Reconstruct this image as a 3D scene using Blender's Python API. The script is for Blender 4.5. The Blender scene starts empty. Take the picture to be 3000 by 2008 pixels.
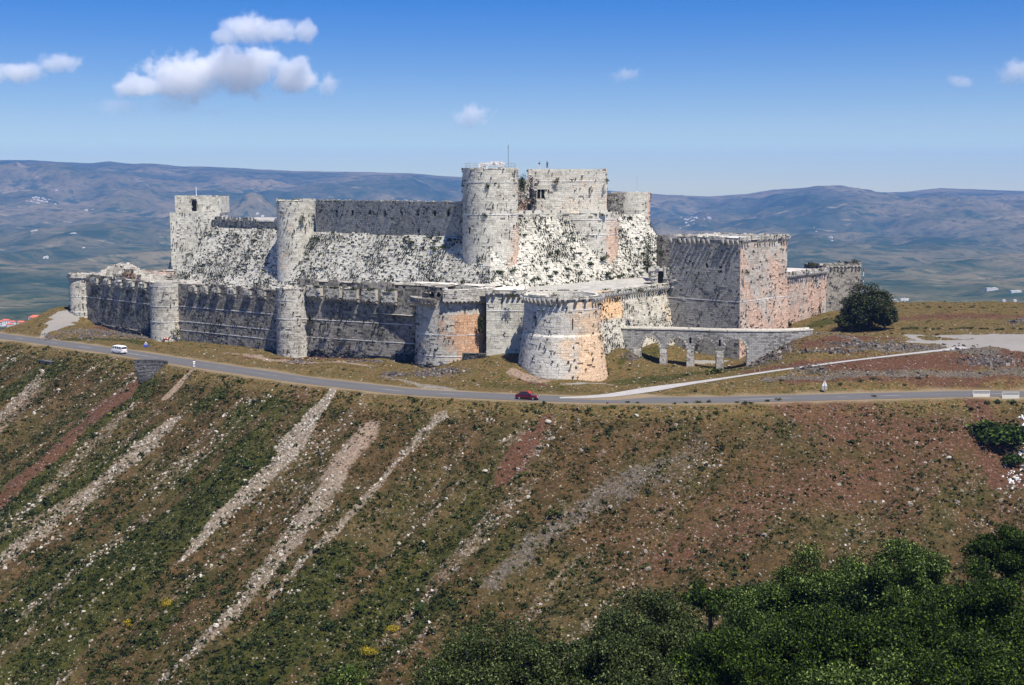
import bpy, math, random
import numpy as np
from mathutils import Vector, Matrix
random.seed(7); RNG = np.random.default_rng(11)
SC = bpy.context.scene; COL = SC.collection

# ------------------------------------------------------------------ camera, sky, sun
CAMZ = 39.0; FPX = 3700.0; PITCH = math.radians(6.98)
cd = bpy.data.cameras.new('camera'); cam = bpy.data.objects.new('camera', cd); COL.objects.link(cam)
cam.location = (0, 0, CAMZ); cam.rotation_euler = (math.pi/2-PITCH, 0, 0)
cd.sensor_width = 36; cd.lens = FPX/3000*36; cd.clip_start = 1; cd.clip_end = 40000
SC.camera = cam
SUN_H = Vector((.57, -.82)).normalized(); SUN_E = math.radians(63)
SUN = Vector((SUN_H.x*math.cos(SUN_E), SUN_H.y*math.cos(SUN_E), math.sin(SUN_E)))
w = bpy.data.worlds.new('World'); SC.world = w; w.use_nodes = True
wn = w.node_tree.nodes; wl = w.node_tree.links; wn.clear()
sky = wn.new('ShaderNodeTexSky'); sky.sky_type = 'NISHITA'; sky.sun_disc = False
sky.sun_elevation = SUN_E; sky.sun_rotation = math.atan2(SUN_H.x, SUN_H.y)
sky.altitude = 2500; sky.air_density = 1.15; sky.dust_density = 0.1; sky.ozone_density = 3.0
hs = wn.new('ShaderNodeHueSaturation'); hs.inputs['Saturation'].default_value = 2.05; hs.inputs['Hue'].default_value = .528
bg = wn.new('ShaderNodeBackground'); bg.inputs['Strength'].default_value = 0.13
wo = wn.new('ShaderNodeOutputWorld')
gm = wn.new('ShaderNodeGamma'); gm.inputs[1].default_value = .68; wl.new(sky.outputs[0], gm.inputs[0]); wl.new(gm.outputs[0], hs.inputs['Color']); wl.new(hs.outputs[0], bg.inputs[0]); wl.new(bg.outputs[0], wo.inputs[0])
sd = bpy.data.lights.new('sun', 'SUN'); sd.energy = 5.0; sd.angle = math.radians(.5); sd.color = (1, .94, .85)
sun = bpy.data.objects.new('sun', sd); COL.objects.link(sun)
sun.rotation_euler = SUN.to_track_quat('Z', 'Y').to_euler()
SC.view_settings.view_transform = 'Standard'; SC.view_settings.look = 'None'
SC.view_settings.exposure = 0.62; SC.view_settings.gamma = 1
cy = SC.cycles
cy.max_bounces = 9; cy.diffuse_bounces = 3; cy.volume_bounces = 9; cy.transparent_max_bounces = 8
cy.use_denoising = True

# ------------------------------------------------------------------ helpers
def ray(px, py):
    dx = (px-1500)/FPX; dz = -(py-1004)/FPX; c, s = math.cos(PITCH), math.sin(PITCH)
    return dx, c+dz*s, -s+dz*c
def at(px, py, Y):
    a, b, c = ray(px, py); t = Y/b; return Vector((a*t, Y, CAMZ+c*t))
def atz(px, py, z):
    a, b, c = ray(px, py); t = (z-CAMZ)/c; return Vector((a*t, b*t, z))
def zat(py, Y, px=1500): return at(px, py, Y).z
def X(px, Y, py=850): return at(px, py, Y).x
_T = RNG.random((256, 256))
def vn(x, y, s=0):
    x = np.asarray(x, float)+s*17.3; y = np.asarray(y, float)+s*31.7
    xi = np.floor(x).astype(int); yi = np.floor(y).astype(int); fx = x-xi; fy = y-yi
    fx = fx*fx*(3-2*fx); fy = fy*fy*(3-2*fy)
    a = _T[xi & 255, yi & 255]; b = _T[(xi+1) & 255, yi & 255]; c = _T[xi & 255, (yi+1) & 255]; d = _T[(xi+1) & 255, (yi+1) & 255]
    return (a*(1-fx)+b*fx)*(1-fy)+(c*(1-fx)+d*fx)*fy
def fbm(x, y, o=4, s=0):
    v = 0; a = .5
    for k in range(o): v = v+a*vn(np.asarray(x)*2**k, np.asarray(y)*2**k, s+k*3); a *= .5
    return v/(1-.5**o)
def sstep(a, b, x): t = np.clip((x-a)/(b-a), 0, 1); return t*t*(3-2*t)

class MB:
    def __init__(s): s.v = []; s.f = []; s.n = 0; s.at = {}; s.uv = []
    def add(s, V, F, uv=None, **at):
        V = np.asarray(V, float).reshape(-1, 3); F = np.asarray(F, int)
        s.v.append(V); s.f.append(F+s.n); s.n += len(V)
        for k in ('tone', 'warm'):
            a = at.get(k, .5 if k == 'tone' else 0.)
            s.at.setdefault(k, []).append(np.broadcast_to(np.asarray(a, float), (len(F),)))
        s.uv.append(np.zeros((len(V), 2)) if uv is None else np.asarray(uv, float).reshape(-1, 2))
    def box(s, c, h, rz=0, tone=.5, warm=0, taper=1.0):
        c = np.asarray(c, float); q = np.array([[-1,-1,-1],[1,-1,-1],[1,1,-1],[-1,1,-1],[-1,-1,1],[1,-1,1],[1,1,1],[-1,1,1]], float)*np.asarray(h)
        q[4:, :2] *= taper
        R = np.array([[math.cos(rz), -math.sin(rz), 0], [math.sin(rz), math.cos(rz), 0], [0, 0, 1]])
        V = q@R.T+c
        s.add(V, BOXF, uv=np.c_[q[:, 0]+q[:, 1], V[:, 2]], tone=tone, warm=warm)
    def tube(s, pts, r, n=6, tone=.5):
        pts = [np.asarray(p, float) for p in pts]
        if not hasattr(r, '__len__'): r = [r]*len(pts)
        V = []
        for i, p in enumerate(pts):
            d = pts[min(i+1, len(pts)-1)]-pts[max(i-1, 0)]; d = d/(np.linalg.norm(d)+1e-9)
            a = np.cross(d, [0, 0, 1.]) if abs(d[2]) < .9 else np.cross(d, [1., 0, 0]); a /= np.linalg.norm(a); b = np.cross(d, a)
            for k in range(n):
                th = 2*math.pi*k/n; V.append(p+r[i]*(math.cos(th)*a+math.sin(th)*b))
        F = [[i*n+k, i*n+(k+1) % n, (i+1)*n+(k+1) % n, (i+1)*n+k] for i in range(len(pts)-1) for k in range(n)]
        s.add(V, F, tone=tone)
        m = len(pts)
        cap = [[0, n-1-k, n-2-k, n-2-k] for k in range(0)]
        for base in (0, (m-1)*n):
            for k in range(1, n-1, 2):
                cap.append([base, base+k, base+min(k+1, n-1), base+min(k+2, n-1)])
        s.f[-1] = np.vstack([s.f[-1], np.asarray(cap, int)+s.n-len(V)])
        for k in ('tone', 'warm'):
            s.at[k][-1] = np.concatenate([s.at[k][-1], np.full(len(cap), tone if k == 'tone' else 0.)])
    def build(s, name, mat, parent=None, smooth=False, pinv=None):
        V = np.vstack(s.v); F = np.vstack(s.f)
        # drop duplicate index in degenerate quads -> tris
        tri = F[:, 3] == F[:, 2]
        me = bpy.data.meshes.new(name); me.vertices.add(len(V)); me.vertices.foreach_set('co', V.ravel())
        tot = np.where(tri, 3, 4); st = np.r_[0, np.cumsum(tot)[:-1]]
        keep = np.ones(F.shape, bool); keep[tri, 3] = False; L = F[keep]
        me.loops.add(len(L)); me.loops.foreach_set('vertex_index', L.astype(np.int32))
        me.polygons.add(len(F)); me.polygons.foreach_set('loop_start', st.astype(np.int32))
        try: me.polygons.foreach_set('loop_total', tot.astype(np.int32))
        except Exception: pass
        me.polygons.foreach_set('use_smooth', np.full(len(F), smooth))
        me.update(calc_edges=True)
        uvl = me.uv_layers.new(name='UVMap'); U = np.vstack(s.uv); uvl.data.foreach_set('uv', U[L].ravel())
        for k in ('tone', 'warm'):
            a = me.attributes.new(k, 'FLOAT', 'FACE'); a.data.foreach_set('value', np.concatenate(s.at[k]).astype(np.float32))
        if mat: me.materials.append(mat)
        return link(name, me, parent)
BOXF = [[0,3,2,1],[4,5,6,7],[0,1,5,4],[1,2,6,5],[2,3,7,6],[3,0,4,7]]
def link(name, me, parent=None):
    o = bpy.data.objects.new(name, me); COL.objects.link(o)
    if parent is not None: adopt(o, parent)
    return o
def adopt(o, parent):
    o.parent = parent
    if parent.type == 'EMPTY' and 'local' not in parent: o.matrix_parent_inverse = Matrix.Translation(-parent.location)
def tag(o, label=None, cat=None, group=None, kind=None):
    if label: o['label'] = label
    if cat: o['category'] = cat
    if group: o['group'] = group
    if kind: o['kind'] = kind
    return o
def thing(name, label, cat, loc=(0, 0, 0), group=None, local=False, rz=0):
    o = bpy.data.objects.new(name, None); COL.objects.link(o); o.location = loc; o.rotation_euler = (0, 0, rz)
    o.empty_display_size = .5
    if local: o['local'] = 1
    return tag(o, label, cat, group)
def dup(o, loc, rz=0, sc=1.0, label=None, parent=None):
    c = o.copy(); COL.objects.link(c)
    if parent is None:
        c.location = loc; c.rotation_euler = (0, 0, rz); c.scale = (sc, sc, sc) if not hasattr(sc, '__len__') else sc
    else: c.parent = parent
    if label: c['label'] = label
    for ch in o.children: dup(ch, None, parent=c)
    return c
def ngon(pts, name, mat, parent=None):
    me = bpy.data.meshes.new(name); me.from_pydata([tuple(p) for p in pts], [], [list(range(len(pts)))])
    me.materials.append(mat); return link(name, me, parent)

# ------------------------------------------------------------------ materials
def newmat(name):
    m = bpy.data.materials.new(name); m.use_nodes = True; nt = m.node_tree; nt.nodes.clear()
    o = nt.nodes.new('ShaderNodeOutputMaterial'); p = nt.nodes.new('ShaderNodeBsdfPrincipled')
    nt.links.new(p.outputs[0], o.inputs[0]); p.inputs['Roughness'].default_value = .9
    p.inputs['Specular IOR Level'].default_value = .2
    return m, nt, p
class NT:
    def __init__(s, nt): s.nt = nt
    def n(s, t, **k):
        x = s.nt.nodes.new(t)
        for a, b in k.items(): setattr(x, a, b)
        return x
    def inp(s, sock, v):
        if isinstance(v, bpy.types.NodeSocket): s.nt.links.new(v, sock)
        elif v is not None: sock.default_value = v if not (isinstance(v, tuple) and len(v) == 3 and sock.type == 'RGBA') else (*v, 1)
    def noise(s, vec, scale, det=4, rough=.55, dist=0):
        x = s.n('ShaderNodeTexNoise'); s.inp(x.inputs['Vector'], vec); x.inputs['Scale'].default_value = scale
        x.inputs['Detail'].default_value = det; x.inputs['Roughness'].default_value = rough; x.inputs['Distortion'].default_value = dist
        return x.outputs['Fac']
    def ramp(s, v, a, b, lo=0., hi=1.):
        x = s.n('ShaderNodeMapRange'); s.inp(x.inputs[0], v); x.inputs[1].default_value = a; x.inputs[2].default_value = b
        x.inputs[3].default_value = lo; x.inputs[4].default_value = hi; x.interpolation_type = 'SMOOTHSTEP'; return x.outputs[0]
    def mix(s, f, a, b, mode='MIX'):
        x = s.n('ShaderNodeMix', data_type='RGBA', blend_type=mode); s.inp(x.inputs[0], f); s.inp(x.inputs[6], a); s.inp(x.inputs[7], b)
        return x.outputs[2]
    def math(s, op, a, b=0., c=None):
        x = s.n('ShaderNodeMath', operation=op); s.inp(x.inputs[0], a); s.inp(x.inputs[1], b)
        if c is not None: s.inp(x.inputs[2], c)
        return x.outputs[0]
    def attr(s, name):
        x = s.n('ShaderNodeAttribute'); x.attribute_name = name; return x
    def map(s, vec, sc):
        x = s.n('ShaderNodeMapping'); s.inp(x.inputs[0], vec); x.inputs['Scale'].default_value = sc; return x.outputs[0]
    def bump(s, h, st, dist, p):
        x = s.n('ShaderNodeBump'); s.inp(x.inputs['Height'], h); x.inputs['Strength'].default_value = st; x.inputs['Distance'].default_value = dist
        s.nt.links.new(x.outputs[0], p.inputs['Normal'])

def stone_mat(name, light=(.47,.46,.43), dark=(.25,.25,.235), warm=(.50,.27,.14), spot=.5, lichen=.5, brick=False):
    m, nt, p = newmat(name); T = NT(nt)
    uv = T.n('ShaderNodeTexCoord'); U = uv.outputs['UV']; O = uv.outputs['Object']
    tone = T.attr('tone').outputs['Fac']; wf = T.attr('warm').outputs['Fac']
    if brick:
        b = T.n('ShaderNodeTexBrick'); T.inp(b.inputs['Vector'], U); b.inputs['Scale'].default_value = 1
        b.inputs['Brick Width'].default_value = .8; b.inputs['Row Height'].default_value = .38; b.inputs['Mortar Size'].default_value = .035
        b.inputs['Color1'].default_value = (.15, .15, .15, 1); b.inputs['Color2'].default_value = (.95, .95, .95, 1); b.inputs['Mortar'].default_value = (-.6, -.6, -.6, 1)
        b.inputs['Bias'].default_value = 0
        tone = T.math('MULTIPLY', b.outputs['Color'], 1.0)
    big = T.noise(O, .12, 5, .6); med = T.noise(O, .9, 5, .65); fine = T.noise(O, 5., 3, .6)
    t = T.math('ADD', T.math('MULTIPLY', tone, .8), T.math('MULTIPLY', med, .5))
    t = T.math('ADD', t, T.math('MULTIPLY', T.math('SUBTRACT', big, .5), 1.3))
    t = T.ramp(t, .25, .88)
    c = T.mix(t, dark, light)
    wn_ = T.ramp(T.math('ADD', T.math('MULTIPLY', wf, 1.25), T.math('MULTIPLY', T.math('SUBTRACT', T.noise(O, .35, 6, .75), .5), 2.0)), .2, 1.05)
    wcol = T.mix(T.ramp(T.math('ADD', fine, T.math('MULTIPLY', tone, .5)), .4, 1.1), warm, tuple(min(1, x*1.5+.06) for x in warm))
    c = T.mix(T.math('MULTIPLY', wn_, .85), c, wcol)
    st = T.noise(T.map(U, (1.1, .13, 1)), 1.0, 5, .7)                      # lichen and water stains running down
    c = T.mix(T.math('MULTIPLY', T.ramp(st, .56, .70), lichen), c, (.085, .085, .075))
    sp = T.noise(T.map(U, (1.0, .55, 1)), 1.3, 3, .6)
    c = T.mix(T.math('MULTIPLY', T.ramp(sp, .65, .68), spot), c, (.05, .052, .035))
    c = T.mix(.42, c, T.mix(T.ramp(fine, .3, .6), (.25, .25, .25), (1.1, 1.1, 1.1)), 'MULTIPLY')
    T.inp(p.inputs['Base Color'], c)
    T.bump(T.math('ADD', T.math('MULTIPLY', med, 1.), fine) if not brick else T.math('ADD', tone, fine), .55, .12, p)
    return m
M = {}
M['wall'] = stone_mat('limestone_wall', (.58,.55,.47), (.30,.28,.24), (.46,.25,.125), .75, .55)
M['wall_old'] = stone_mat('weathered_wall', (.34,.315,.265), (.11,.10,.085), (.33,.21,.14), .9, .95)
M['keep'] = stone_mat('keep_limestone', (.66,.635,.545), (.40,.38,.32), (.56,.37,.25), .6, .32)
M['cream'] = stone_mat('cream_limestone', (.64,.60,.50), (.39,.36,.29), (.56,.35,.17), .7, .2)
M['foot'] = stone_mat('warm_limestone', (.66,.63,.55), (.40,.375,.32), (.55,.37,.215), .6, .25)
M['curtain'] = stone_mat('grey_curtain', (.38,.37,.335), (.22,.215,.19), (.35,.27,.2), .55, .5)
M['glacis'] = stone_mat('glacis_limestone', (.62,.595,.51), (.34,.325,.27), (.66,.45,.22), .75, .15)
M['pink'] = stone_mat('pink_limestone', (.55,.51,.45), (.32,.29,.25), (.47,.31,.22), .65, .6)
M['rubble'] = stone_mat('rubble_masonry', (.44,.43,.40), (.17,.165,.15), (.4,.28,.18), .5, .5, brick=True)
M['trim'] = stone_mat('pale_trim', (.72,.71,.68), (.52,.51,.48), (.6,.45,.3), .15, .1)
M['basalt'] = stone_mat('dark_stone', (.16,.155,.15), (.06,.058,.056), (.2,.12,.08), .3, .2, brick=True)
def plain(name, col, rough=.8, spec=.2, var=.0, scale=3., metal=0):
    m, nt, p = newmat(name); T = NT(nt)
    if var:
        tc = T.n('ShaderNodeTexCoord'); f = T.noise(tc.outputs['Object'], scale, 4)
        T.inp(p.inputs['Base Color'], T.mix(f, tuple(c*(1-var) for c in col), tuple(min(1, c*(1+var)) for c in col)))
    else: p.inputs['Base Color'].default_value = (*col, 1)
    p.inputs['Roughness'].default_value = rough; p.inputs['Specular IOR Level'].default_value = spec; p.inputs['Metallic'].default_value = metal
    return m
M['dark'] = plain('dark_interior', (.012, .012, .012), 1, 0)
M['white'] = plain('white_paint', (.78, .78, .77), .35, .5, .06)
M['glass'] = plain('dark_glass', (.02, .025, .03), .08, .6)
M['tyre'] = plain('tyre_rubber', (.02, .02, .02), .8, .2, .2)
M['rim'] = plain('wheel_rim', (.45, .45, .45), .35, .5, 0, metal=.8)
M['darkred'] = plain('dark_red_paint', (.075, .004, .009), .22, .5, .1)
M['red'] = plain('red_plastic', (.45, .02, .015), .5, .4, .1)
M['amber'] = plain('lamp_glass', (.75, .62, .45), .2, .6)
M['blue'] = plain('blue_paint', (.03, .07, .42), .5, .3, .1)
M['metal'] = plain('grey_metal', (.35, .35, .36), .45, .4, .1)
M['darkmetal'] = plain('dark_metal', (.04, .04, .04), .6, .3, .1)
M['skin'] = plain('skin', (.42, .25, .17), .6, .3, .08)
M['hair'] = plain('black_hair', (.015, .012, .01), .8, .2, .1)
M['cloth_white'] = plain('white_cloth', (.72, .71, .69), .9, .1, .08)
M['cloth_dark'] = plain('dark_cloth', (.03, .03, .045), .9, .1, .15)
M['cloth_blue'] = plain('blue_jeans', (.06, .08, .16), .9, .1, .15)
M['horse'] = plain('chestnut_coat', (.11, .045, .022), .6, .3, .25, 2)
M['mane'] = plain('dark_mane', (.02, .013, .01), .8, .2, .1)
M['concrete'] = plain('pale_concrete', (.60, .58, .50), .85, .2, .12)
M['bark'] = plain('bark', (.10, .08, .06), .95, .1, .3)
M['roof_red'] = plain('red_tiles', (.55, .13, .07), .8, .2, .25, .5)
M['house'] = plain('house_plaster', (.72, .70, .66), .85, .2, .1, .3)
def leaf_mat(name, a, b, bright_col=None):
    m, nt, p = newmat(name); T = NT(nt); tone = T.attr('tone').outputs['Fac']
    c = T.mix(tone, a, b)
    if bright_col: c = T.mix(T.ramp(tone, .72, .92), c, bright_col)  # brightest leaves by random tone; on trees they paint in sunlit highlights
    T.inp(p.inputs['Base Color'], c); p.inputs['Roughness'].default_value = .6; p.inputs['Specular IOR Level'].default_value = .12
    return m
M['leaf'] = leaf_mat('deep_green_leaves', (.005,.011,.001), (.026,.048,.004), (.075,.12,.011))
M['leaf_grey'] = leaf_mat('grey_green_leaves', (.009,.015,.003), (.042,.062,.014), (.12,.145,.05))
M['leaf_pale'] = leaf_mat('pale_topped_leaves', (.009,.018,.002), (.048,.080,.010), (.17,.23,.06))
M['scrub'] = leaf_mat('scrub_leaves', (.014,.022,.004), (.050,.062,.010), (.11,.105,.026))
M['scrub_dark'] = leaf_mat('dark_scrub_leaves', (.014,.025,.006), (.045,.066,.015))
M['tuft'] = leaf_mat('wall_tuft_leaves', (.006,.009,.003), (.024,.034,.010), (.05,.06,.02))
M['broom'] = leaf_mat('yellow_flowers', (.10,.10,.01), (.35,.26,.02), (.6,.42,.02))
M['olive'] = leaf_mat('evergreen_leaves', (.012,.018,.006), (.045,.055,.018), (.085,.09,.03))
# ------------------------------------------------------------------ terrain height
ROADPX = [(-420,968),(-200,972),(-40,979),(0,985),(100,997),(350,1031),(567,1065),(900,1115),(1200,1149),(1545,1166),(1800,1173),(2100,1172),(2500,1162),(2850,1153),(3000,1154),(3500,1160)]
ROAD = np.array([atz(a, b, 0.)[:2] for a, b in ROADPX])
def resample(P, step=2.):
    P = np.asarray(P, float)
    d = np.r_[0, np.cumsum(np.linalg.norm(np.diff(P[:, :2], axis=0), axis=1))]; n = max(2, int(d[-1]/step)+1)
    u = np.linspace(0, d[-1], n); Q = np.stack([np.interp(u, d, P[:, k]) for k in range(P.shape[1])], 1)
    for _ in range(3):
        Q[1:-1] = .25*Q[:-2]+.5*Q[1:-1]+.25*Q[2:]
    return Q
ROAD = resample(ROAD, 2.5)
def sdist(x, y, P):
    best = np.full(np.shape(x), 1e9); sg = np.ones(np.shape(x)); idx = np.zeros(np.shape(x))
    for i in range(len(P)-1):
        ax, ay = P[i][:2]; bx, by = P[i+1][:2]; dx, dy = bx-ax, by-ay; L = dx*dx+dy*dy+1e-9
        t = np.clip(((x-ax)*dx+(y-ay)*dy)/L, 0, 1); qx = x-(ax+t*dx); qy = y-(ay+t*dy); d = np.hypot(qx, qy)
        m = d < best; best = np.where(m, d, best); sg = np.where(m, np.sign(dx*qy-dy*qx), sg); idx = np.where(m, i+t, idx)
    return best, sg, idx
CTRL = [(240,948,1.5),(150,962,1.8),(205,912,4.5),(120,985,.6),(330,980,.6),(420,990,.5),(500,1003,.2),(600,1008,.4),(780,1030,.4),(860,1050,-.2),
 (700,1040,.9),(980,1068,1.2),(1100,1066,.4),(1250,1082,.5),(1180,1078,.3),(1330,1085,1.6),(1400,1070,2.8),(1470,1066,3.1),(1500,1085,2.4),(1530,1112,.9),(1440,1110,.9),
 (1650,1113,.9),(1790,1072,1.),(1835,1032,3.2),(1900,1064,0),(2020,1078,0),(2190,1078,0),(2100,1050,0),(2170,1052,0),(1990,1035,.6),(1900,1012,2.8),
 (1800,1130,-.2),(1780,1163,.15),(2080,1116,1.5),(2400,1069,3.5),(2700,1033,5.),(2830,1018,5.6),(3000,1010,6.),(3200,1005,6.),
 (2380,982,6.),(2500,985,5.6),(2800,990,6.),(3000,984,6.2),(3000,970,6.3),(2650,965,6.),
 (2450,914,6.9),(2330,955,5.),(2545,968,5.6),(2700,962,6.),(2640,899,7.9),(2900,895,8.2),(3100,897,8.2),(1300,1115,.3),(2250,1110,1.6),(2600,1100,2.2),(2900,1080,3.)]
_C = np.array([list(atz(*c)) for c in CTRL]); _R0 = np.c_[ROAD[::6], np.zeros(len(ROAD[::6]))]
_C = np.vstack([_C]+[[list(at(*q))] for q in ((2230,1047,273.6),(2290,1014,272.8),(2350,990,274),(2250,1040,280),(2310,1003,283),(2200,1068,274),(2380,976,282),(1870,1003,288),(1930,1000,290),(1985,1010,293),(1835,1017,281),(1850,1035,279))])
_C = np.vstack([_C, _R0, [[-60,345,3],[0,330,3],[-30,380,3],[60,350,5],[-110,385,2],[20,400,3],[100,420,4],[-150,420,0],[-200,380,-2]]])
def _k(r): return r*r*np.log(r+1e-6)
_n = len(_C); _D = np.hypot(_C[:, None, 0]-_C[None, :, 0], _C[:, None, 1]-_C[None, :, 1])
_A = np.zeros((_n+3, _n+3)); _A[:_n, :_n] = _k(_D)+np.eye(_n)*15.; _A[:_n, _n] = 1; _A[:_n, _n+1:_n+3] = _C[:, :2]/100; _A[_n:, :_n] = _A[:_n, _n:].T
_W = np.linalg.solve(_A, np.r_[_C[:, 2], 0, 0, 0])
EDGE = np.array([(-260,333),(-160,337),(-136,341),(-131,350),(-128,372),(-116,392),(-95,425),(-40,430),(20,405),(55,368),(84,350),(110,342),(150,340),(260,345)], float)
PATHPX = [(1640,1166,.02),(1700,1165,.06),(1780,1161,.2),(1850,1150,.45),(1950,1134,.9),(2080,1115,1.5),(2240,1091,2.5),(2400,1069,3.5),(2550,1050,4.3),(2700,1033,5.),(2830,1018,5.6)]
PATH = resample(np.array([list(atz(*c)) for c in PATHPX]), 2.)
ROADW = 3.3
def Hraw(x, y):
    z = np.full(x.shape, _W[_n]); z = z+_W[_n+1]*x/100+_W[_n+2]*y/100
    for i in range(_n): z += _W[i]*_k(np.hypot(x-_C[i, 0], y-_C[i, 1]))
    z = np.clip(z, -2.5, 8.6)
    d, sg, idx = sdist(x, y, ROAD)
    s = -sg*d                                   # positive on the camera side
    rough = (fbm(x/7, y/7, 4, 1)-.5)*1.0+(fbm(x/1.6, y/1.6, 3, 5)-.5)*.35
    z = z+rough*sstep(5, 11, d)*.9
    gul = (fbm((x*.82-y*.58)/9, (x*.58+y*.82)/60, 3, 9)-.5)*5.5
    bumps = (fbm(x/22, y/22, 4, 12)-.5)*5
    sl = -.50*np.maximum(s-5, 0)-.06*np.maximum(s-60, 0)+(gul+bumps)*sstep(6, 40, s)
    z = np.where(s > 0, z*(1-sstep(4, 8, s))+sl+rough*.8*sstep(5, 9, s), z)
    f = 1-sstep(ROADW+.8, ROADW+3.5, d); z = z*(1-f)-.04*f
    dp, _, ip = sdist(x, y, PATH); fp = (1-sstep(1.6, 4.5, dp))*(s < 0)
    z = z*(1-fp)+(np.interp(ip, np.arange(len(PATH)), PATH[:, 2])-.03)*fp
    e, eg, _ = sdist(x, y, EDGE); e = np.where(eg > 0, e, 0)
    z = z-.55*np.maximum(e-1, 0)
    near = 35.5-.42*y+(fbm(x/9, y/9, 3, 20)-.5)*1.5
    return np.maximum(z, near), s, d
GX = np.arange(-232, 232, .5); GY = np.arange(60, 472, .5)
xx, yy = np.meshgrid(GX, GY); HH, SS, DD = Hraw(xx, yy)
def samp(A, x, y):
    x = np.asarray(x, float); y = np.asarray(y, float)
    fx = np.clip((x-GX[0])/.5, 0, len(GX)-1.001); fy = np.clip((y-GY[0])/.5, 0, len(GY)-1.001); i = fx.astype(int); j = fy.astype(int); fx = fx-i; fy = fy-j
    return (A[j, i]*(1-fx)+A[j, i+1]*fx)*(1-fy)+(A[j+1, i]*(1-fx)+A[j+1, i+1]*fx)*fy
def H(x, y): return samp(HH, x, y)
def hit(px, py):
    a, b, c = ray(px, py); t = np.arange(100, 460, .25)
    z = CAMZ+c*t; g = H(a*t, b*t); k = np.argmax(z < g)
    if z[k] >= g[k]: k = len(t)-1
    return Vector((a*t[k], b*t[k], float(g[k])))

# ---- ground patches: strokes given as real places on the hill, widths in metres
def stroke(pts, wd, soft=.5):
    P = resample(np.array([list(hit(a, b)) for a, b in pts]), 3.)
    wd = np.interp(np.linspace(0, 1, len(P)), np.linspace(0, 1, len(wd)), wd)*(.45+.85*vn(np.arange(len(P))*.35, len(P)*.7))
    lo = P[:, :2].min(0)-12; hi = P[:, :2].max(0)+12
    i0, i1 = np.searchsorted(GX, [lo[0], hi[0]]); j0, j1 = np.searchsorted(GY, [lo[1], hi[1]])
    sx, sy = xx[j0:j1, i0:i1], yy[j0:j1, i0:i1]
    d, _, ip = sdist(sx, sy, P[:, :2]); ww = np.interp(ip, np.arange(len(P)), wd)
    ed = (fbm((sx*.82-sy*.58)/2.2, (sx*.58+sy*.82)/5, 4, 33)-.5)*2.4
    out = np.zeros(xx.shape); out[j0:j1, i0:i1] = 1-sstep(1-soft, 1+soft, d/ww+ed*.55)
    return out
k = 1.2804
def S(l, w, soft=.5): return stroke([(a*k, b*k) for a, b in l], w, soft)
scree = np.zeros(xx.shape); red = np.zeros(xx.shape); pale = np.zeros(xx.shape); green = np.zeros(xx.shape); grey = np.zeros(xx.shape); pink = np.zeros(xx.shape)
def mx(a, b, m=1.): np.maximum(a, b*m, out=a)
mx(scree, S([(790,882),(755,910),(700,970),(640,1060)], [.8,1.6,2.6,2.4], .25), 1.15)
mx(scree, S([(640,1060),(560,1130),(490,1200),(440,1260)], [2.2,2.0,1.7,1.2], .4), .8); mx(scree, S([(440,1260),(390,1300)], [1.0,.6], .4), 0.48)
mx(scree, S([(850,900),(790,980),(700,1040),(600,1140)], [3,4,2.5,2]), 0.28)
mx(scree, S([(770,1090),(700,1190),(640,1270),(580,1350),(540,1400),(500,1440),(430,1500),(370,1560)], [2.,3,2.4,2.0,1.6,1.3,1.4,1.3], .35), 0.60)
mx(pink, S([(840,980),(770,1080),(700,1180)], [3,2.4,2], .5), .8)
mx(scree, S([(1010,950),(960,1000),(900,1070),(820,1160),(740,1240),(660,1320),(620,1365)], [1.2,1.2,.7,.8,1.1,1.2,.8], .4), 0.60)
mx(scree, S([(1190,1130),(1090,1220),(1040,1300),(980,1370),(900,1440),(870,1480)], [2,2.0,1.2,1.1,1.0,.8], .4), 0.40)
mx(grey, S([(1520,1060),(1440,1110),(1380,1130),(1290,1200),(1180,1260)], [1.6,2.4,2.4,2.0,1.3], .9), .6)
mx(grey, S([(1600,1020),(1500,1090),(1400,1160)], [2,3,2.5], .9), .4)
mx(grey, S([(1200,1270),(1130,1330)], [2,3]), .6)
mx(pink, S([(440,848),(400,890),(380,910)], [.8,1.,1.], .4), 1)
mx(scree, S([(400,960),(340,1020),(260,1080),(190,1140),(110,1200),(0,1290)], [1.5,2,2.4,2.4,2.6,2.6]), .6); mx(pink, S([(330,1020),(200,1120),(60,1200)], [2,2.4,2]), 0.48)
mx(scree, S([(300,930),(250,980),(150,1075),(60,1170),(0,1220)], [1.5,2,2,2,1.6]), 0.40)
mx(scree, S([(100,850),(50,910),(0,960)], [1.5,2.0,2.2]), .55); mx(pink, S([(90,880),(40,940),(0,980)], [2,3,3]), 0.48)
mx(scree, S([(235,830),(205,850),(190,862)], [.5,.6,.4], .2), 0.64)
mx(scree, S([(340,1180),(260,1240),(180,1310),(60,1400)], [2,2.5,2,1.5]), .35); mx(scree, S([(300,1290),(230,1360),(100,1480)], [2,2.5,1.5]), 0.24)
mx(red, S([(318,868),(295,890),(230,940),(150,1010),(60,1090),(0,1150)], [1.6,3.2,3.6,3.6,3.6,3.2], .3), 1.2)
mx(red, S([(690,900),(640,960),(560,1040)], [3,4,3], .8), .5); mx(red, S([(1250,960),(1200,1030),(1150,1100)], [2,2.5,2], .7), .8)
mx(red, S([(860,830),(760,815),(650,822),(560,820)], [1.,1.6,1.6,1.2], .5), .8); mx(pink, S([(520,808),(700,832),(850,838)], [1.2,2.2,1.2], .5), .8)
mx(pink, S([(1180,855),(1240,872)], [2,1.6], .4), .9); mx(red, S([(1200,868),(1250,884)], [1.5,1.], .5), .9)
mx(red, S([(1500,1300),(1600,1250),(1750,1150),(2000,1090)], [4,6,6,6], .8), .55); mx(red, S([(1800,930),(2000,980),(2200,1000),(2330,1060)], [5,8,10,8], .8), .6)
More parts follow.
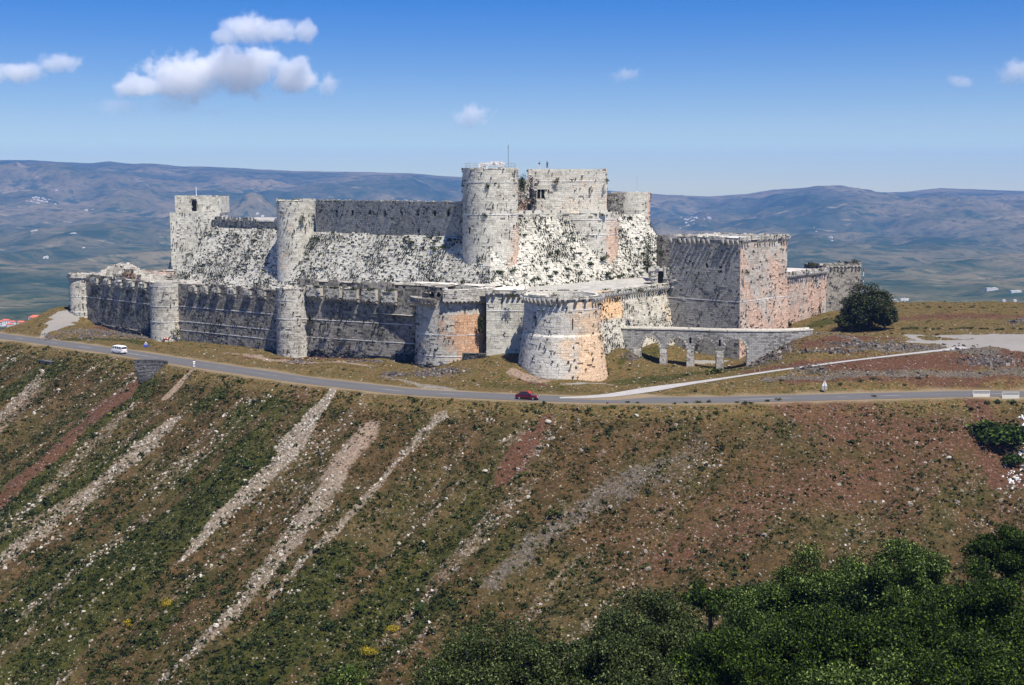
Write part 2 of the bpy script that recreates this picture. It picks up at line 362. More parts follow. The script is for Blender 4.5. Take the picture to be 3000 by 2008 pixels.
mx(red, S([(1900,840),(2050,830),(2300,800)], [2.5,3,3], .7), .8); mx(red, S([(2230,920),(2280,1000),(2300,1100)], [3,4,4], .6), .8)
mx(grey, S([(1950,800),(2100,795),(2250,800)], [1.5,2.5,3], .5), .8); mx(grey, S([(1640,812),(1780,790),(1950,775)], [1.2,2.,1.8], .6), .6)
mx(grey, S([(1750,870),(2000,855),(2330,850)], [1.5,2,3.5], .6), .7); mx(grey, S([(150,760),(240,757),(340,770)], [2,2.5,2], .5), .8)
mx(red, S([(1700,850),(1900,835),(2343,820)], [3,6,8], .8), 1.); mx(red, S([(1800,870),(2343,860)], [2,4], .8), .7); mx(pale, S([(2080,782),(2180,782),(2343,786)], [2,3.5,6], .3), 1.2); mx(red, S([(1850,790),(2050,775)], [3,3], .6), .8); mx(red, S([(230,750),(340,765)], [2,2]), .8); mx(red, S([(1750,800),(1900,800),(2150,820)], [2,3,3], .7), .5); mx(red, S([(2060,730),(2200,722),(2340,725)], [3,4,4], .7), .7)
mx(pale, S([(2343,790),(2230,795),(2150,788),(2100,778),(2060,766),(2200,768),(2343,772)], [3,2.6,1.5,1.5,1.5,3,3], .4), .8); mx(pale, S([(2290,783),(2343,790)], [5,5], .3), .7)
mx(pale, S([(2160,768),(2250,775),(2400,777)], [1.5,7,11], .2), 1.3); mx(pale, S([(85,775),(110,760),(140,738),(160,716)], [1.8,2.4,3.2,3.6], .25), 1.1)
mx(pale, S([(900,868),(1000,890),(1100,905)], [.8,2.6,1.2], .4), .45); mx(pale, S([(1290,880),(1400,882)], [.7,.5], .5), .6); mx(pale, S([(1590,828),(1660,826)], [1.2,1.2], .4), .9)
mx(green, S([(150,780),(260,776),(330,785)], [3,3,2], .6), .9); mx(green, S([(1450,875),(1600,852),(1750,830)], [4,4,3], .7), .8); mx(green, S([(1100,880),(1300,892)], [3,3], .6), .5)
mx(green, S([(1850,750),(1900,735)], [4,4], .6), .8); mx(green, S([(1500,800),(1420,830)], [2,2], .6), .7)
slope_m = sstep(6, 12, SS)
gnoise = fbm((xx*.82-yy*.58)/6, (xx*.58+yy*.82)/26, 4, 40)
mx(green, sstep(.45, .66, gnoise)*slope_m*np.clip(1.05-(xx+35)/80, .12, 1), 1.)
mx(green, sstep(70, 40, yy-yy[0, 0]-60)*0+sstep(55, 85, SS)*.6*(xx < 20), .8)
mx(red, sstep(.44, .62, fbm((xx*.82-yy*.58)/9, (xx*.58+yy*.82)/24, 4, 44))*slope_m*np.clip((xx+50)/90, .15, 1), .45)
mx(scree, sstep(.60, .72, fbm((xx*.82-yy*.58)/3, (xx*.58+yy*.82)/25, 4, 48))*slope_m*(.35-.2*sstep(0, 60, xx)))
for a in (scree,): green *= 1-np.clip(a*1.1, 0, 1)
green *= 1-np.clip(red*.7+grey*.8+pink*.7, 0, 1)
shoulder = 1-sstep(ROADW+.6, ROADW+2.2, DD+(fbm(xx/4, yy/4, 3, 50)-.5)*1.5)
# mesh
nx, ny = len(GX), len(GY)
V = np.stack([xx, yy, HH], -1).reshape(-1, 3)
I = np.arange(nx*ny).reshape(ny, nx); F = np.stack([I[:-1, :-1], I[:-1, 1:], I[1:, 1:], I[1:, :-1]], -1).reshape(-1, 4)
# leave out what no ray from about here could reach (outside the frame by a wide margin)
cen = V[F].mean(1); F = F[np.abs(cen[:, 0]) < .52*cen[:, 1]+12]
me = bpy.data.meshes.new('hillside'); me.vertices.add(len(V)); me.vertices.foreach_set('co', V.ravel())
me.loops.add(F.size); me.loops.foreach_set('vertex_index', F.ravel().astype(np.int32)); me.polygons.add(len(F))
me.polygons.foreach_set('loop_start', (np.arange(len(F))*4).astype(np.int32)); me.polygons.foreach_set('use_smooth', np.ones(len(F), bool)); me.update(calc_edges=True)
for nm, ch in (('mixa', (scree, green, red, pink)), ('mixb', (grey, pale, shoulder, slope_m))):
    a = me.attributes.new(nm, 'FLOAT_COLOR', 'POINT'); a.data.foreach_set('color', np.stack([np.clip(c, 0, 1.2) for c in ch], -1).astype(np.float32).ravel())
m, nt, p = newmat('hillside_ground'); T = NT(nt)
O = T.n('ShaderNodeTexCoord').outputs['Object']
A = T.attr('mixa'); B = T.attr('mixb')
def sep(x):
    s = T.n('ShaderNodeSeparateColor'); nt.links.new(x.outputs['Color'], s.inputs[0]); return s.outputs[0], s.outputs[1], s.outputs[2], x.outputs['Alpha']
sc_, gr_, rd_, pk_ = sep(A); gy_, pl_, sh_, sl_ = sep(B)
n1 = T.noise(O, .35, 6, .65); n2 = T.noise(O, 1.6, 5, .7); n3 = T.noise(O, 6., 3, .7); n4 = T.noise(O, .08, 4, .6)
ochre = T.mix(T.ramp(n1, .3, .7), (.115, .075, .032), (.175, .110, .050))
ochre = T.mix(T.ramp(n2, .45, .62), ochre, (.080, .082, .022))
base = T.mix(sl_, ochre, T.mix(T.ramp(n4, .42, .58), T.mix(T.ramp(n1, .35, .65), (.052, .037, .015), (.100, .062, .028)), T.mix(T.ramp(n1, .35, .65), (.050, .042, .015), (.096, .070, .030))))
nmix = T.math('ADD', T.math('MULTIPLY', n2, .55), T.math('MULTIPLY', T.noise(O, .55, 7, .75), .45))
def over(c, f, col, mul=1.3, thr=.5, wdt=.25):
    f2 = T.ramp(T.math('ADD', f, T.math('MULTIPLY', T.math('SUBTRACT', nmix, .5), 2.6)), thr-wdt, thr+wdt)
    return T.mix(f2, c, col)
c = base
c = over(c, rd_, T.mix(n2, (.080, .038, .023), (.130, .068, .043)))
c = over(c, gr_, T.mix(T.ramp(n3, .3, .7), (.026, .033, .007), (.066, .064, .016)), thr=.5, wdt=.4)
c = over(c, pk_, T.mix(n3, (.20, .14, .10), (.31, .235, .18)))
c = over(c, gy_, T.mix(T.ramp(n3, .4, .62), (.080, .066, .052), (.17, .148, .122)))
c = over(c, sc_, T.mix(T.ramp(n3, .35, .65), (.13, .100, .072), (.29, .245, .19)), thr=.5)
vo = T.n('ShaderNodeTexVoronoi'); T.inp(vo.inputs['Vector'], O); vo.inputs['Scale'].default_value = 1.5       # scattered pebbles
peb = T.math('MULTIPLY', T.ramp(vo.outputs['Distance'], .24, .12), T.ramp(T.noise(O, .6, 4), .42, .58))
c = T.mix(T.math('MULTIPLY', peb, .8), c, (.33, .30, .26))
vd = T.n('ShaderNodeTexVoronoi'); T.inp(vd.inputs['Vector'], O); vd.inputs['Scale'].default_value = 1.2       # low dark tussocks
tus = T.math('MULTIPLY', T.ramp(vd.outputs['Distance'], .42, .22), T.ramp(T.noise(O, .22, 4), .36, .6))
c = T.mix(T.math('MULTIPLY', tus, .75), c, (.020, .028, .009))
spk = T.ramp(T.noise(O, 2.2, 6, .85), .42, .60); c = T.mix(.55, c, T.mix(spk, (.30, .31, .29), (1.4, 1.38, 1.3)), 'MULTIPLY')
c = over(c, pl_, T.mix(n3, (.19, .175, .155), (.30, .285, .26)), thr=.4)
c = T.mix(T.math('MULTIPLY', sh_, .8), c, T.mix(n2, (.20, .15, .09), (.30, .24, .16)))
T.inp(p.inputs['Base Color'], c); T.bump(T.math('ADD', n2, T.math('MULTIPLY', n3, .6)), .7, .35, p); p.inputs['Roughness'].default_value = 1
p.inputs['Specular IOR Level'].default_value = .05
me.materials.append(m); tag(link('hillside', me), kind='structure')

# roads lie on the ground as thin sheets
def ribbon(name, P, wd, mat, dz):
    P = np.asarray(P, float)
    if P.shape[1] == 2: P = np.c_[P, np.zeros(len(P))]
    t = np.gradient(P[:, :2], axis=0); t /= np.linalg.norm(t, axis=1)[:, None]; n = np.c_[-t[:, 1], t[:, 0]]
    wd = np.interp(np.linspace(0, 1, len(P)), np.linspace(0, 1, len(wd)), wd)
    mb = MB(); K = 6; V = []; U = []
    ln = np.r_[0, np.cumsum(np.linalg.norm(np.diff(P[:, :2], axis=0), axis=1))]
    for i in range(len(P)):
        for j in range(K+1):
            s = (j/K*2-1)*(wd[i]+(.18*(vn(i*.7, j*9.)-.5) if j in (0, K) else 0)); V.append([P[i, 0]+n[i, 0]*s, P[i, 1]+n[i, 1]*s, P[i, 2]+dz]); U.append([ln[i], s])
    F = [[i*(K+1)+j, (i+1)*(K+1)+j, (i+1)*(K+1)+j+1, i*(K+1)+j+1] for i in range(len(P)-1) for j in range(K)]
    mb.add(V, F, uv=U); return tag(mb.build(name, mat), kind='structure')
m, nt, p = newmat('asphalt'); T = NT(nt); tc = T.n('ShaderNodeTexCoord'); O = tc.outputs['Object']
sx = T.n('ShaderNodeSeparateXYZ'); nt.links.new(tc.outputs['UV'], sx.inputs[0])
tr = T.ramp(T.math('ABSOLUTE', T.math('SUBTRACT', T.math('ABSOLUTE', sx.outputs[1]), 1.5)), .2, .8)
c = T.mix(T.noise(T.map(tc.outputs['UV'], (.12, 1.2, 1)), 1, 5, .6), (.070, .068, .068), (.13, .127, .124)); c = T.mix(T.math('MULTIPLY', tr, .25), c, (.13, .13, .13))
ln_ = T.ramp(T.math('ABSOLUTE', sx.outputs[1]), .09, .05); c = T.mix(T.math('MULTIPLY', ln_, T.ramp(T.noise(O, .1, 3), .5, .62)), c, (.42, .41, .38))
T.inp(p.inputs['Base Color'], c); T.bump(T.noise(O, 20, 2), .2, .02, p); M['asphalt'] = m
m, nt, p = newmat('pale_gravel'); T = NT(nt); O = T.n('ShaderNodeTexCoord').outputs['Object']
T.inp(p.inputs['Base Color'], T.mix(T.noise(O, .5, 5, .7), (.24, .23, .215), (.42, .41, .39))); T.bump(T.noise(O, 8, 3), .3, .05, p); M['gravel'] = m
m, nt, p = newmat('dirt_track_ground'); T = NT(nt); O = T.n('ShaderNodeTexCoord').outputs['Object']
T.inp(p.inputs['Base Color'], T.mix(T.noise(O, .5, 5, .7), (.17, .145, .115), (.27, .24, .205))); M['track'] = m
ribbon('road', ROAD, [ROADW], M['asphalt'], 0.0)
ribbon('footpath', PATH, [.8, 1.7, 2.3, 1.2, .75, .7, .7, .7, .75, .9, 1.6], M['gravel'], .02)

# ------------------------------------------------------------------ far valley and hills
SKL = [(-600,470),(0,467),(100,466),(200,473),(280,476),(330,469),(400,478),(450,476),(530,484),(600,487),(700,491),(900,500),(1100,503),(1200,506),(1350,516),(1600,540),(1785,559),(1903,567),(2000,572),(2080,574),(2180,566),(2260,553),(2360,546),(2420,550),(2560,562),(2640,560),(2750,549),(2830,552),(3000,559),(3600,560)]
azs = np.linspace(-.56, .56, 620); Yr = 440*np.exp(np.linspace(0, math.log(11500/440), 420))
aa, YY = np.meshgrid(azs, Yr); xf = aa*YY
yr = np.interp(1500+aa*FPX, [s[0] for s in SKL], [s[1] for s in SKL]); zr = CAMZ+8500*(550-yr)/FPX
g = np.interp(YY, [4000, 5000, 6000, 7000, 7800, 8500, 9200, 11500], [0, .10, .28, .55, .80, .985, .9, .3])
zb = np.interp(YY, [440, 700, 1100, 1600, 2500, 4000, 20000], [-60, -105, -128, -140, -170, -180, -180])
far = zb+(zr+180)*g
rid = fbm(xf/900, YY/900, 5, 60); rid2 = 1-np.abs(fbm(xf/420, YY/520, 4, 70)*2-1)
amp = np.interp(YY, [440, 1500, 3000, 5000, 7500, 8300, 9000], [2, 8, 30, 70, 90, 45, 30])
damp = 1-.88*np.exp(-((YY-8500)/550)**2)
far += (rid-.5)*amp*2.1*damp+(rid2-.62)*amp*1.3*damp+(fbm(xf/120, YY/120, 3, 80)-.5)*amp*.14
def hill(px, Y, h, sx, sy):
    global far; far += h*np.exp(-(((xf-X(px, Y))/sx)**2+((YY-Y)/sy)**2))
hill(330, 4600, 75, 330, 450); hill(742, 5300, 62, 75, 140); hill(2250, 4300, 30, 300, 400); hill(2500, 7400, 40, 500, 400); hill(60, 7000, 60, 500, 400)
V = np.stack([xf, YY, far], -1).reshape(-1, 3); ny2, nx2 = xf.shape; I = np.arange(nx2*ny2).reshape(ny2, nx2)
F = np.stack([I[:-1, :-1], I[:-1, 1:], I[1:, 1:], I[1:, :-1]], -1).reshape(-1, 4)
mb = MB(); mb.add(V, F)
m, nt, p = newmat('distant_land'); T = NT(nt); O = T.n('ShaderNodeTexCoord').outputs['Object']
n1 = T.noise(O, .0011, 7, .6, .4); n2 = T.noise(O, .006, 6, .7); n3 = T.noise(T.map(O, (1, 2.2, 1)), .008, 6, .75); n4 = T.noise(O, .03, 3, .7)
c = T.mix(T.ramp(T.math('ADD', T.math('MULTIPLY', n1, .5), T.math('MULTIPLY', n2, .5)), .40, .60), (.018, .042, .022), (.19, .155, .085)); c = T.mix(T.ramp(n2, .48, .62), c, (.026, .052, .028))
c = T.mix(T.math('MULTIPLY', T.ramp(n3, .57, .68), .6), c, (.30, .25, .15)); c = T.mix(T.ramp(n4, .55, .7), c, (.025, .035, .018))
T.inp(p.inputs['Base Color'], c); p.inputs['Roughness'].default_value = 1; p.inputs['Specular IOR Level'].default_value = 0
tag(mb.build('distant_hills', m, smooth=True), kind='structure')
def Hf(x, y):
    a = x/y; i = np.clip((a-azs[0])/(azs[1]-azs[0]), 0, nx2-1.01); j = np.clip(np.log(y/440)/math.log(11500/440)*(len(Yr)-1), 0, ny2-1.01)
    return float(far[int(j), int(i)])
def hitfar(px, py):
    a, b, c = ray(px, py)
    for Y in np.arange(700, 9500, 15.):
        if CAMZ+c/b*Y < Hf(a/b*Y, Y): return Vector((a/b*Y, Y, Hf(a/b*Y, Y)))
    return None
# ------------------------------------------------------------------ masonry built stone by stone
TUFTS = []                                       # (point, outward normal, size)
def lerp_prof(prof):
    Z = [a for a, _ in prof]; R = [b for _, b in prof]
    return lambda z: np.interp(z, Z, R)
class Plane:
    """battered wall face: from A to B, n outward, off(z) = how far it leans out; kL, kR = mitre at the ends"""
    def __init__(s, A, B, off=None, kL=0., kR=0., flip=False):
        s.A = np.asarray(A[:2], float); s.B = np.asarray(B[:2], float); d = s.B-s.A; s.L = float(np.hypot(*d)); s.t = d/s.L
        s.n = np.array([s.t[1], -s.t[0]])*(-1 if flip else 1); s.off = off or (lambda z: np.zeros(np.shape(z))); s.kL, s.kR = kL, kR
    def lo(s, z): return -s.kL*float(s.off(z))
    def hi(s, z): return s.L+s.kR*float(s.off(z))
    def P(s, u, z, d=0.):
        u = np.asarray(u, float); z = np.asarray(z, float); o = s.off(z)
        e = .3; sl = (s.off(z+e)-s.off(z-e))/(2*e); nz = -sl; nn = np.sqrt(1+nz*nz)
        return np.stack([s.A[0]+s.t[0]*u+s.n[0]*(o+d/nn), s.A[1]+s.t[1]*u+s.n[1]*(o+d/nn), z+d*nz/nn], -1)
    def N(s, u, z): return np.broadcast_to(np.array([s.n[0], s.n[1], 0.]), np.shape(u)+(3,))
    def upx(s, px):                                # place along the wall of a pick in the picture
        a, b, _ = ray(px, 850); k = a/b
        return (k*s.A[1]-s.A[0])/(s.t[0]-k*s.t[1])
class Ring:
    def __init__(s, cx, cy, rf, a0=0, a1=2*math.pi):
        s.c = (cx, cy); s.rf = rf; s.r0 = float(rf(np.array(8.))); s.a0, s.a1 = a0, a1
    def lo(s, z): return s.a0*s.r0
    def hi(s, z): return s.a1*s.r0
    def P(s, u, z, d=0.):
        a = np.asarray(u, float)/s.r0; r = s.rf(np.asarray(z, float))+d
        return np.stack([s.c[0]+r*np.cos(a), s.c[1]+r*np.sin(a), np.asarray(z, float)+0*a], -1)
    def N(s, u, z): a = np.asarray(u)/s.r0; return np.stack([np.cos(a), np.sin(a), 0*a], -1)
    def upx(s, px):
        best = None
        for i in range(720):
            a = math.pi+math.pi*i/720; x = s.c[0]+s.rf(10.)*math.cos(a); y = s.c[1]+s.rf(10.)*math.sin(a); e = abs(1500+x/(y*.993+.12*20)*FPX-px)
            if best is None or e < best[0]: best = (e, a)
        return best[1]*s.r0
def courses(mb, sf, z0, z1, h=.52, w=(.55, 1.25), gap=.005, hole=.02, rough=.007, warm=None, jag=.35, openings=(), depth=.3, tuft=.02, tsize=.32, bottom=None):
    U0, U1, Z0, Z1, D = [], [], [], [], []
    z = z0; ph = random.random()*50
    while z < z1-.1:
        hh = h*random.uniform(.85, 1.15); zt = min(z+hh, z1); zm = (z+zt)/2; lo, hi = sf.lo(zm), sf.hi(zm)
        n = int((hi-lo)/w[0])+2; ws = RNG.uniform(w[0], w[1], n); us = lo+np.cumsum(ws)-RNG.uniform(0, w[1]); us = us[(us > lo+.15) & (us < hi-.15)]
        us = np.r_[lo, us, hi]; a, b = us[:-1], us[1:]; k = len(a)
        top = np.full(k, zt); dd = RNG.normal(0, rough, k)
        um = (a+b)/2; jz = z1-jag*2.2*sstep(.45, .75, vn(um/3.+ph, um*0+ph))-jag*1.4*(vn(um/.9+ph, um*0+3) > .6)
        keep = (z+hh*.4) < jz
        dd = dd*(1+4*sstep(.55, .7, fbm(um/4+ph, um*0+zm/3, 3, 2)))
        hol = RNG.random(k) < hole*(1+1.5*(fbm(um/6+ph, um*0+zm/5, 3) > .55)); dd = np.where(hol, -RNG.uniform(.12, .26, k), dd)
        for (ua, ub, za, zb) in openings: keep &= ~((um > ua) & (um < ub) & (zm > za) & (zm < zb))
        if bottom is not None: keep &= bottom(um, zt)
        U0.append(a[keep]); U1.append(b[keep]); Z0.append(np.full(keep.sum(), z)); Z1.append(top[keep]); D.append(dd[keep]); z = zt
    U0, U1, Z0, Z1, D = map(np.concatenate, (U0, U1, Z0, Z1, D)); n = len(U0)
    g = gap+(RNG.random(n) < .3)*RNG.uniform(.01, .035, n); ja = RNG.normal(0, .003, (4, n))
    c = [(U0+g+ja[0], Z0+g, D), (U1-g+ja[1], Z0+g, D), (U1-g+ja[1], Z1-g, D), (U0+g+ja[0], Z1-g, D)]
    fr = [sf.P(u, zz, d+RNG.normal(0, .0015, n)) for u, zz, d in c]; bk = [sf.P(u, zz, np.full(n, -depth)) for u, zz, d in c]
    V = np.stack(fr+bk, 1).reshape(-1, 3); b = np.arange(n)[:, None, None]*8
    F = (b+np.array([[0, 1, 2, 3], [0, 4, 5, 1], [1, 5, 6, 2], [2, 6, 7, 3], [3, 7, 4, 0]])[None]).reshape(-1, 4)
    uv = np.stack([np.stack([u, zz], -1) for u, zz, _ in c]*2, 1).reshape(-1, 2)
    tone = np.repeat(np.clip(RNG.normal(.5, .17, n), 0, 1), 5)
    um = (U0+U1)/2; zm = (Z0+Z1)/2; PP = sf.P(um, zm, 0)
    wv = np.repeat(np.clip(warm(PP, um, zm), 0, 1), 5) if warm else 0.
    mb.add(V, F, uv=uv, tone=tone, warm=wv)
    pr = (2.6*tuft+.02*(tuft > .004))*(.3+1.9*sstep(.4, .7, fbm(um/5+ph, zm/4, 3, 3)))
    sel = np.where(RNG.random(n) < pr)[0]; NN = sf.N(um, zm)
    for i in sel: TUFTS.append((PP[i]+NN[i]*.06, NN[i], tsize*random.uniform(.45, 1.25)))
    return n
def sheet(mb, sf, z0, z1, d=-.28, nu=40, nz=6):
    zz = np.linspace(z0, z1, nz+1); V, U = [], []
    for z in zz:
        u = np.linspace(sf.lo(z), sf.hi(z), nu+1); V.append(sf.P(u, np.full(nu+1, z), d)); U.append(np.stack([u, np.full(nu+1, z)], -1))
    F = [[j*(nu+1)+i, j*(nu+1)+i+1, (j+1)*(nu+1)+i+1, (j+1)*(nu+1)+i] for j in range(nz) for i in range(nu)]
    mb.add(np.vstack(V), F, uv=np.vstack(U), tone=.1)
def top_strip(mb, sf, z, din, dout, nu=60, drop=None, tone=.7):
    u = np.linspace(sf.lo(z), sf.hi(z), nu+1); zz = np.full(nu+1, z); a = sf.P(u, zz, dout); b = sf.P(u, zz, din)
    a[:, 2] = z; b[:, 2] = z; V = [a, b]
    if drop: c = b.copy(); c[:, 2] = z-drop; V.append(c)
    F = [[r*(nu+1)+i, r*(nu+1)+i+1, (r+1)*(nu+1)+i+1, (r+1)*(nu+1)+i] for r in range(len(V)-1) for i in range(nu)]
    mb.add(np.vstack(V), F, uv=np.vstack(V)[:, :2], tone=tone)
def crest(mb, sf, z, d, n, size=(.2, .5)):                      # loose stones along a ruined top
    for u in RNG.uniform(sf.lo(z), sf.hi(z), n):
        s = random.uniform(*size); p = sf.P(u, z, -random.uniform(.1, d)); mb.box((p[0], p[1], z+s*.3), (s, s*.8, s*.45), random.random()*3, tone=random.uniform(.3, 1))
def string(name_parent, sf, z, mat='trim', out=.07, h=.15, u0=None, u1=None, gaps=.18):
    lo = sf.lo(z) if u0 is None else u0; hi = sf.hi(z) if u1 is None else u1; mb = MB(); u = lo; ph = random.random()*99
    while u < hi:
        L = random.uniform(.7, 1.3); b = min(u+L, hi)
        if True:
            o = out+random.uniform(-.02, .02) if vn(u/4+ph, ph) > gaps else .012; q = []
            for d in (o, -.2):
                for (a, zz) in ((u+.01, z), (b-.01, z), (b-.01, z+h), (u+.01, z+h)): q.append(sf.P(a, zz, d))
            mb.add(q, [[0, 1, 2, 3], [0, 4, 5, 1], [1, 5, 6, 2], [2, 6, 7, 3], [3, 7, 4, 0]], tone=random.uniform(.4, 1))
        u = b
    return mb.build('string_course', M[mat], name_parent)
def corbel_mesh(ov, h, w):
    prof = [(-.25, 0), (-.25, h), (ov, h), (ov, h*.72), (ov*.72, h*.52), (ov*.62, h*.42), (ov*.3, h*.25), (.05, 0)]
    n = len(prof); V = [(a, s*w/2, b) for s in (-1, 1) for a, b in prof]; me = bpy.data.meshes.new('corbel')
    F = [[i, (i+1) % n, n+(i+1) % n, n+i] for i in range(n)]+[list(range(n-1, -1, -1)), list(range(n, 2*n))]
    me.from_pydata(V, [], F); me.materials.append(M['trimc']); return me
M['trimc'] = plain('corbel_stone', (.42, .41, .385), .9, .1, .3, 1.5)
_cm = {}
def corbels(parent, sf, ztop, ov, h, wd, step, u0=None, u1=None, skip=.06):
    key = (ov, h, wd)
    if key not in _cm: _cm[key] = corbel_mesh(*key)
    lo = sf.lo(ztop) if u0 is None else u0; hi = sf.hi(ztop) if u1 is None else u1; n = max(1, int(round((hi-lo)/step)))
    for i in range(n):
        if random.random() < skip: continue
        u = lo+(i+.5)*(hi-lo)/n; p = sf.P(u, ztop, 0.); N = sf.N(np.array(u), np.array(ztop))
        o = link('corbel', _cm[key]); o.parent = parent; o.location = (p[0], p[1], ztop-h); o.rotation_euler = (0, 0, math.atan2(N[1], N[0])+random.uniform(-.04, .04))
def parapet(root, sf, z0, z1, ov, mat, cb=None, u0=None, u1=None, warm=None, thick=.5, name='machicolation', jag=.35, step=1.1, cov=None, cskip=.06, cw=.42):
    """projecting parapet carried on corbels"""
    class Q:
        pass
    q = Q(); q.lo = (lambda z: sf.lo(z) if u0 is None else u0); q.hi = (lambda z: sf.hi(z) if u1 is None else u1)
    q.P = lambda u, z, d=0.: sf.P(u, z, np.asarray(d)+ov); q.N = sf.N
    mb = MB(); courses(mb, q, z0, z1, h=.42, w=(.5, 1.1), depth=.2, jag=jag, hole=.0, rough=.04, tuft=.03, warm=warm)
    sheet(mb, q, z0+.02, z1-jag-.05, d=-.18, nu=int(max(6, (q.hi(0)-q.lo(0))/1.)), nz=1)
    top_strip(mb, q, z0+.01, -ov-.3, 0.0, nu=int(max(6, (q.hi(0)-q.lo(0))/1.)), tone=.4)
    top_strip(mb, q, z1-jag-.05, -thick, -.1, nu=int(max(6, (q.hi(0)-q.lo(0))/1.)), drop=.9)
    for e in (q.lo(0)+.03, q.hi(0)-.03):                    # closed ends
        a = [q.P(e, z0+.03, -.05), q.P(e, z0+.03, -ov-.2), q.P(e, z1-jag-.07, -ov-.2), q.P(e, z1-jag-.07, -.05)]; mb.add(a, [[0, 1, 2, 3]])
    crest(mb, q, z1-jag-.05, thick, int((q.hi(0)-q.lo(0))*.5))
    o = mb.build(name, M[mat], root)
    if cb: corbels(o, sf, z0+(.0 if cov is None else .12), cov or ov, cb, cw, step, u0, u1, cskip)
    return o
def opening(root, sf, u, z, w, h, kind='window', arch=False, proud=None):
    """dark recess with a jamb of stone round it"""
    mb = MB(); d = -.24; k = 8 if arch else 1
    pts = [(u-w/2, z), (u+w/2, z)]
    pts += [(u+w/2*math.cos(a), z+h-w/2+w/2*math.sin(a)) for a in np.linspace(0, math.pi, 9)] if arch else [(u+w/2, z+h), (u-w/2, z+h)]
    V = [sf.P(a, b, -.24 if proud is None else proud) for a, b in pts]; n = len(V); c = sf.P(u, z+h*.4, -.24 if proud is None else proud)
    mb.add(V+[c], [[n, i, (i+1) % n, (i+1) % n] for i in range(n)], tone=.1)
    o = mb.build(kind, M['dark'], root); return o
def op(u, z, w, h): return (u-w/2-.25, u+w/2+.25, z-.1, z+h+.1)

def tower(label, cx, cy, prof, z1, mat, group=None, strings=(), warm=None, mach=None, name='round_tower', cat='tower', wins=(), jag=.4, hole=.025, tuft=.035, z0=None, arc=None, slot=True):
    root = thing(name, label, cat, (cx, cy, prof[0][0]), group)
    rf = lerp_prof(prof); sf = Ring(cx, cy, rf); z0 = prof[0][0] if z0 is None else z0
    ops = [(sf.upx(px), z, w, h, ar) for (px, z, w, h, ar) in wins]
    mb = MB(); courses(mb, sf, z0, z1, warm=warm, jag=jag, hole=hole, tuft=tuft, openings=[op(*o[:4]) for o in ops])
    sheet(mb, sf, z0, z1-jag-.15, nu=48, nz=16)
    top_strip(mb, sf, z1-jag-.15, -1.1, -.1, nu=48, drop=1.0)
    R = sf.rf(z1)-1.05; a = np.linspace(0, 2*math.pi, 49)[:-1]; V = [(cx, cy, z1-jag-1.1)]+[(cx+R*math.cos(t), cy+R*math.sin(t), z1-jag-1.1) for t in a]
    mb.add(V, [[0, 1+i, 1+(i+1) % 48, 1+(i+1) % 48] for i in range(48)], tone=.6)
    crest(mb, sf, z1-jag-.15, 1.0, int(sf.r0*4))
    mb.build('wall', M[mat], root)
    for z in strings: string(root, sf, z)
    for o in ops: opening(root, sf, o[0], o[1], o[2], o[3], 'arrow_slit' if o[2] < .5 else 'window', o[4])
    if mach: parapet(root, sf, *mach[:3], mat, *mach[3:])
    return root, sf
def wall(label, A, B, z0, z1, mat, thick=2.5, off=None, strings=(), warm=None, mach=None, boxes=(), name='curtain_wall', cat='wall', group=None, wins=(), jag=.4, hole=.02, tuft=.03, kL=0, kR=0, flip=False, ends=False, slit=()):
    sf = Plane(A, B, off, kL, kR, flip); c = sf.P(sf.L/2, z0)
    root = thing(name, label, cat, (c[0], c[1], z0), group)
    ops = [(sf.upx(px), z, w, h, ar) for (px, z, w, h, ar) in wins]
    mb = MB(); courses(mb, sf, z0, z1, warm=warm, jag=jag, hole=hole, tuft=tuft, openings=[op(*o[:4]) for o in ops])
    sheet(mb, sf, z0, z1-jag-.15, nu=20, nz=8); top_strip(mb, sf, z1-jag-.15, -thick, -.1, nu=30, drop=4.)
    crest(mb, sf, z1-jag-.15, min(1.2, thick), int(sf.L*.8))
    if ends:
        for e, nn in ((0., -1), (sf.L, 1)):
            P0 = sf.P(e, z0, -.02); P1 = sf.P(e, z0, -thick); s2 = Plane(P0 if nn > 0 else P1, P1 if nn > 0 else P0, flip=flip)
            s2 = Plane(P1, P0, flip=flip) if nn < 0 else s2
            courses(mb, s2, z0, z1, warm=warm, jag=jag, hole=hole); sheet(mb, s2, z0, z1-jag-.15, nu=8, nz=4)
    mb.build('wall', M[mat], root)
    for z in strings: string(root, sf, z)
    for o in ops: opening(root, sf, o[0], o[1], o[2], o[3], 'window', o[4])
    for bpx in boxes:                                # little projecting boxes (px0, px1, z0, z1, out, corbel height)
        u0, u1 = sf.upx(bpx[0]), sf.upx(bpx[1])
        if u0 > u1: u0, u1 = u1, u0
        parapet(root, sf, bpx[2], bpx[3], bpx[4], 'wall', bpx[5], u0, u1, name='box_machicolation', jag=.25, thick=bpx[4], step=bpx[6] if len(bpx) > 6 else .75)
    if mach: parapet(root, sf, *mach[:3], 'wall' if mat == 'cream' else mat, *mach[3:], cov=mach[2]+.5)
    return root, sf
def nzw(P, s=9., a=.5, b=.9, k=0): return sstep(a, b, fbm(P[:, 0]/s+P[:, 2]*.02, P[:, 1]/s+P[:, 2]/s, 3, 7+k))

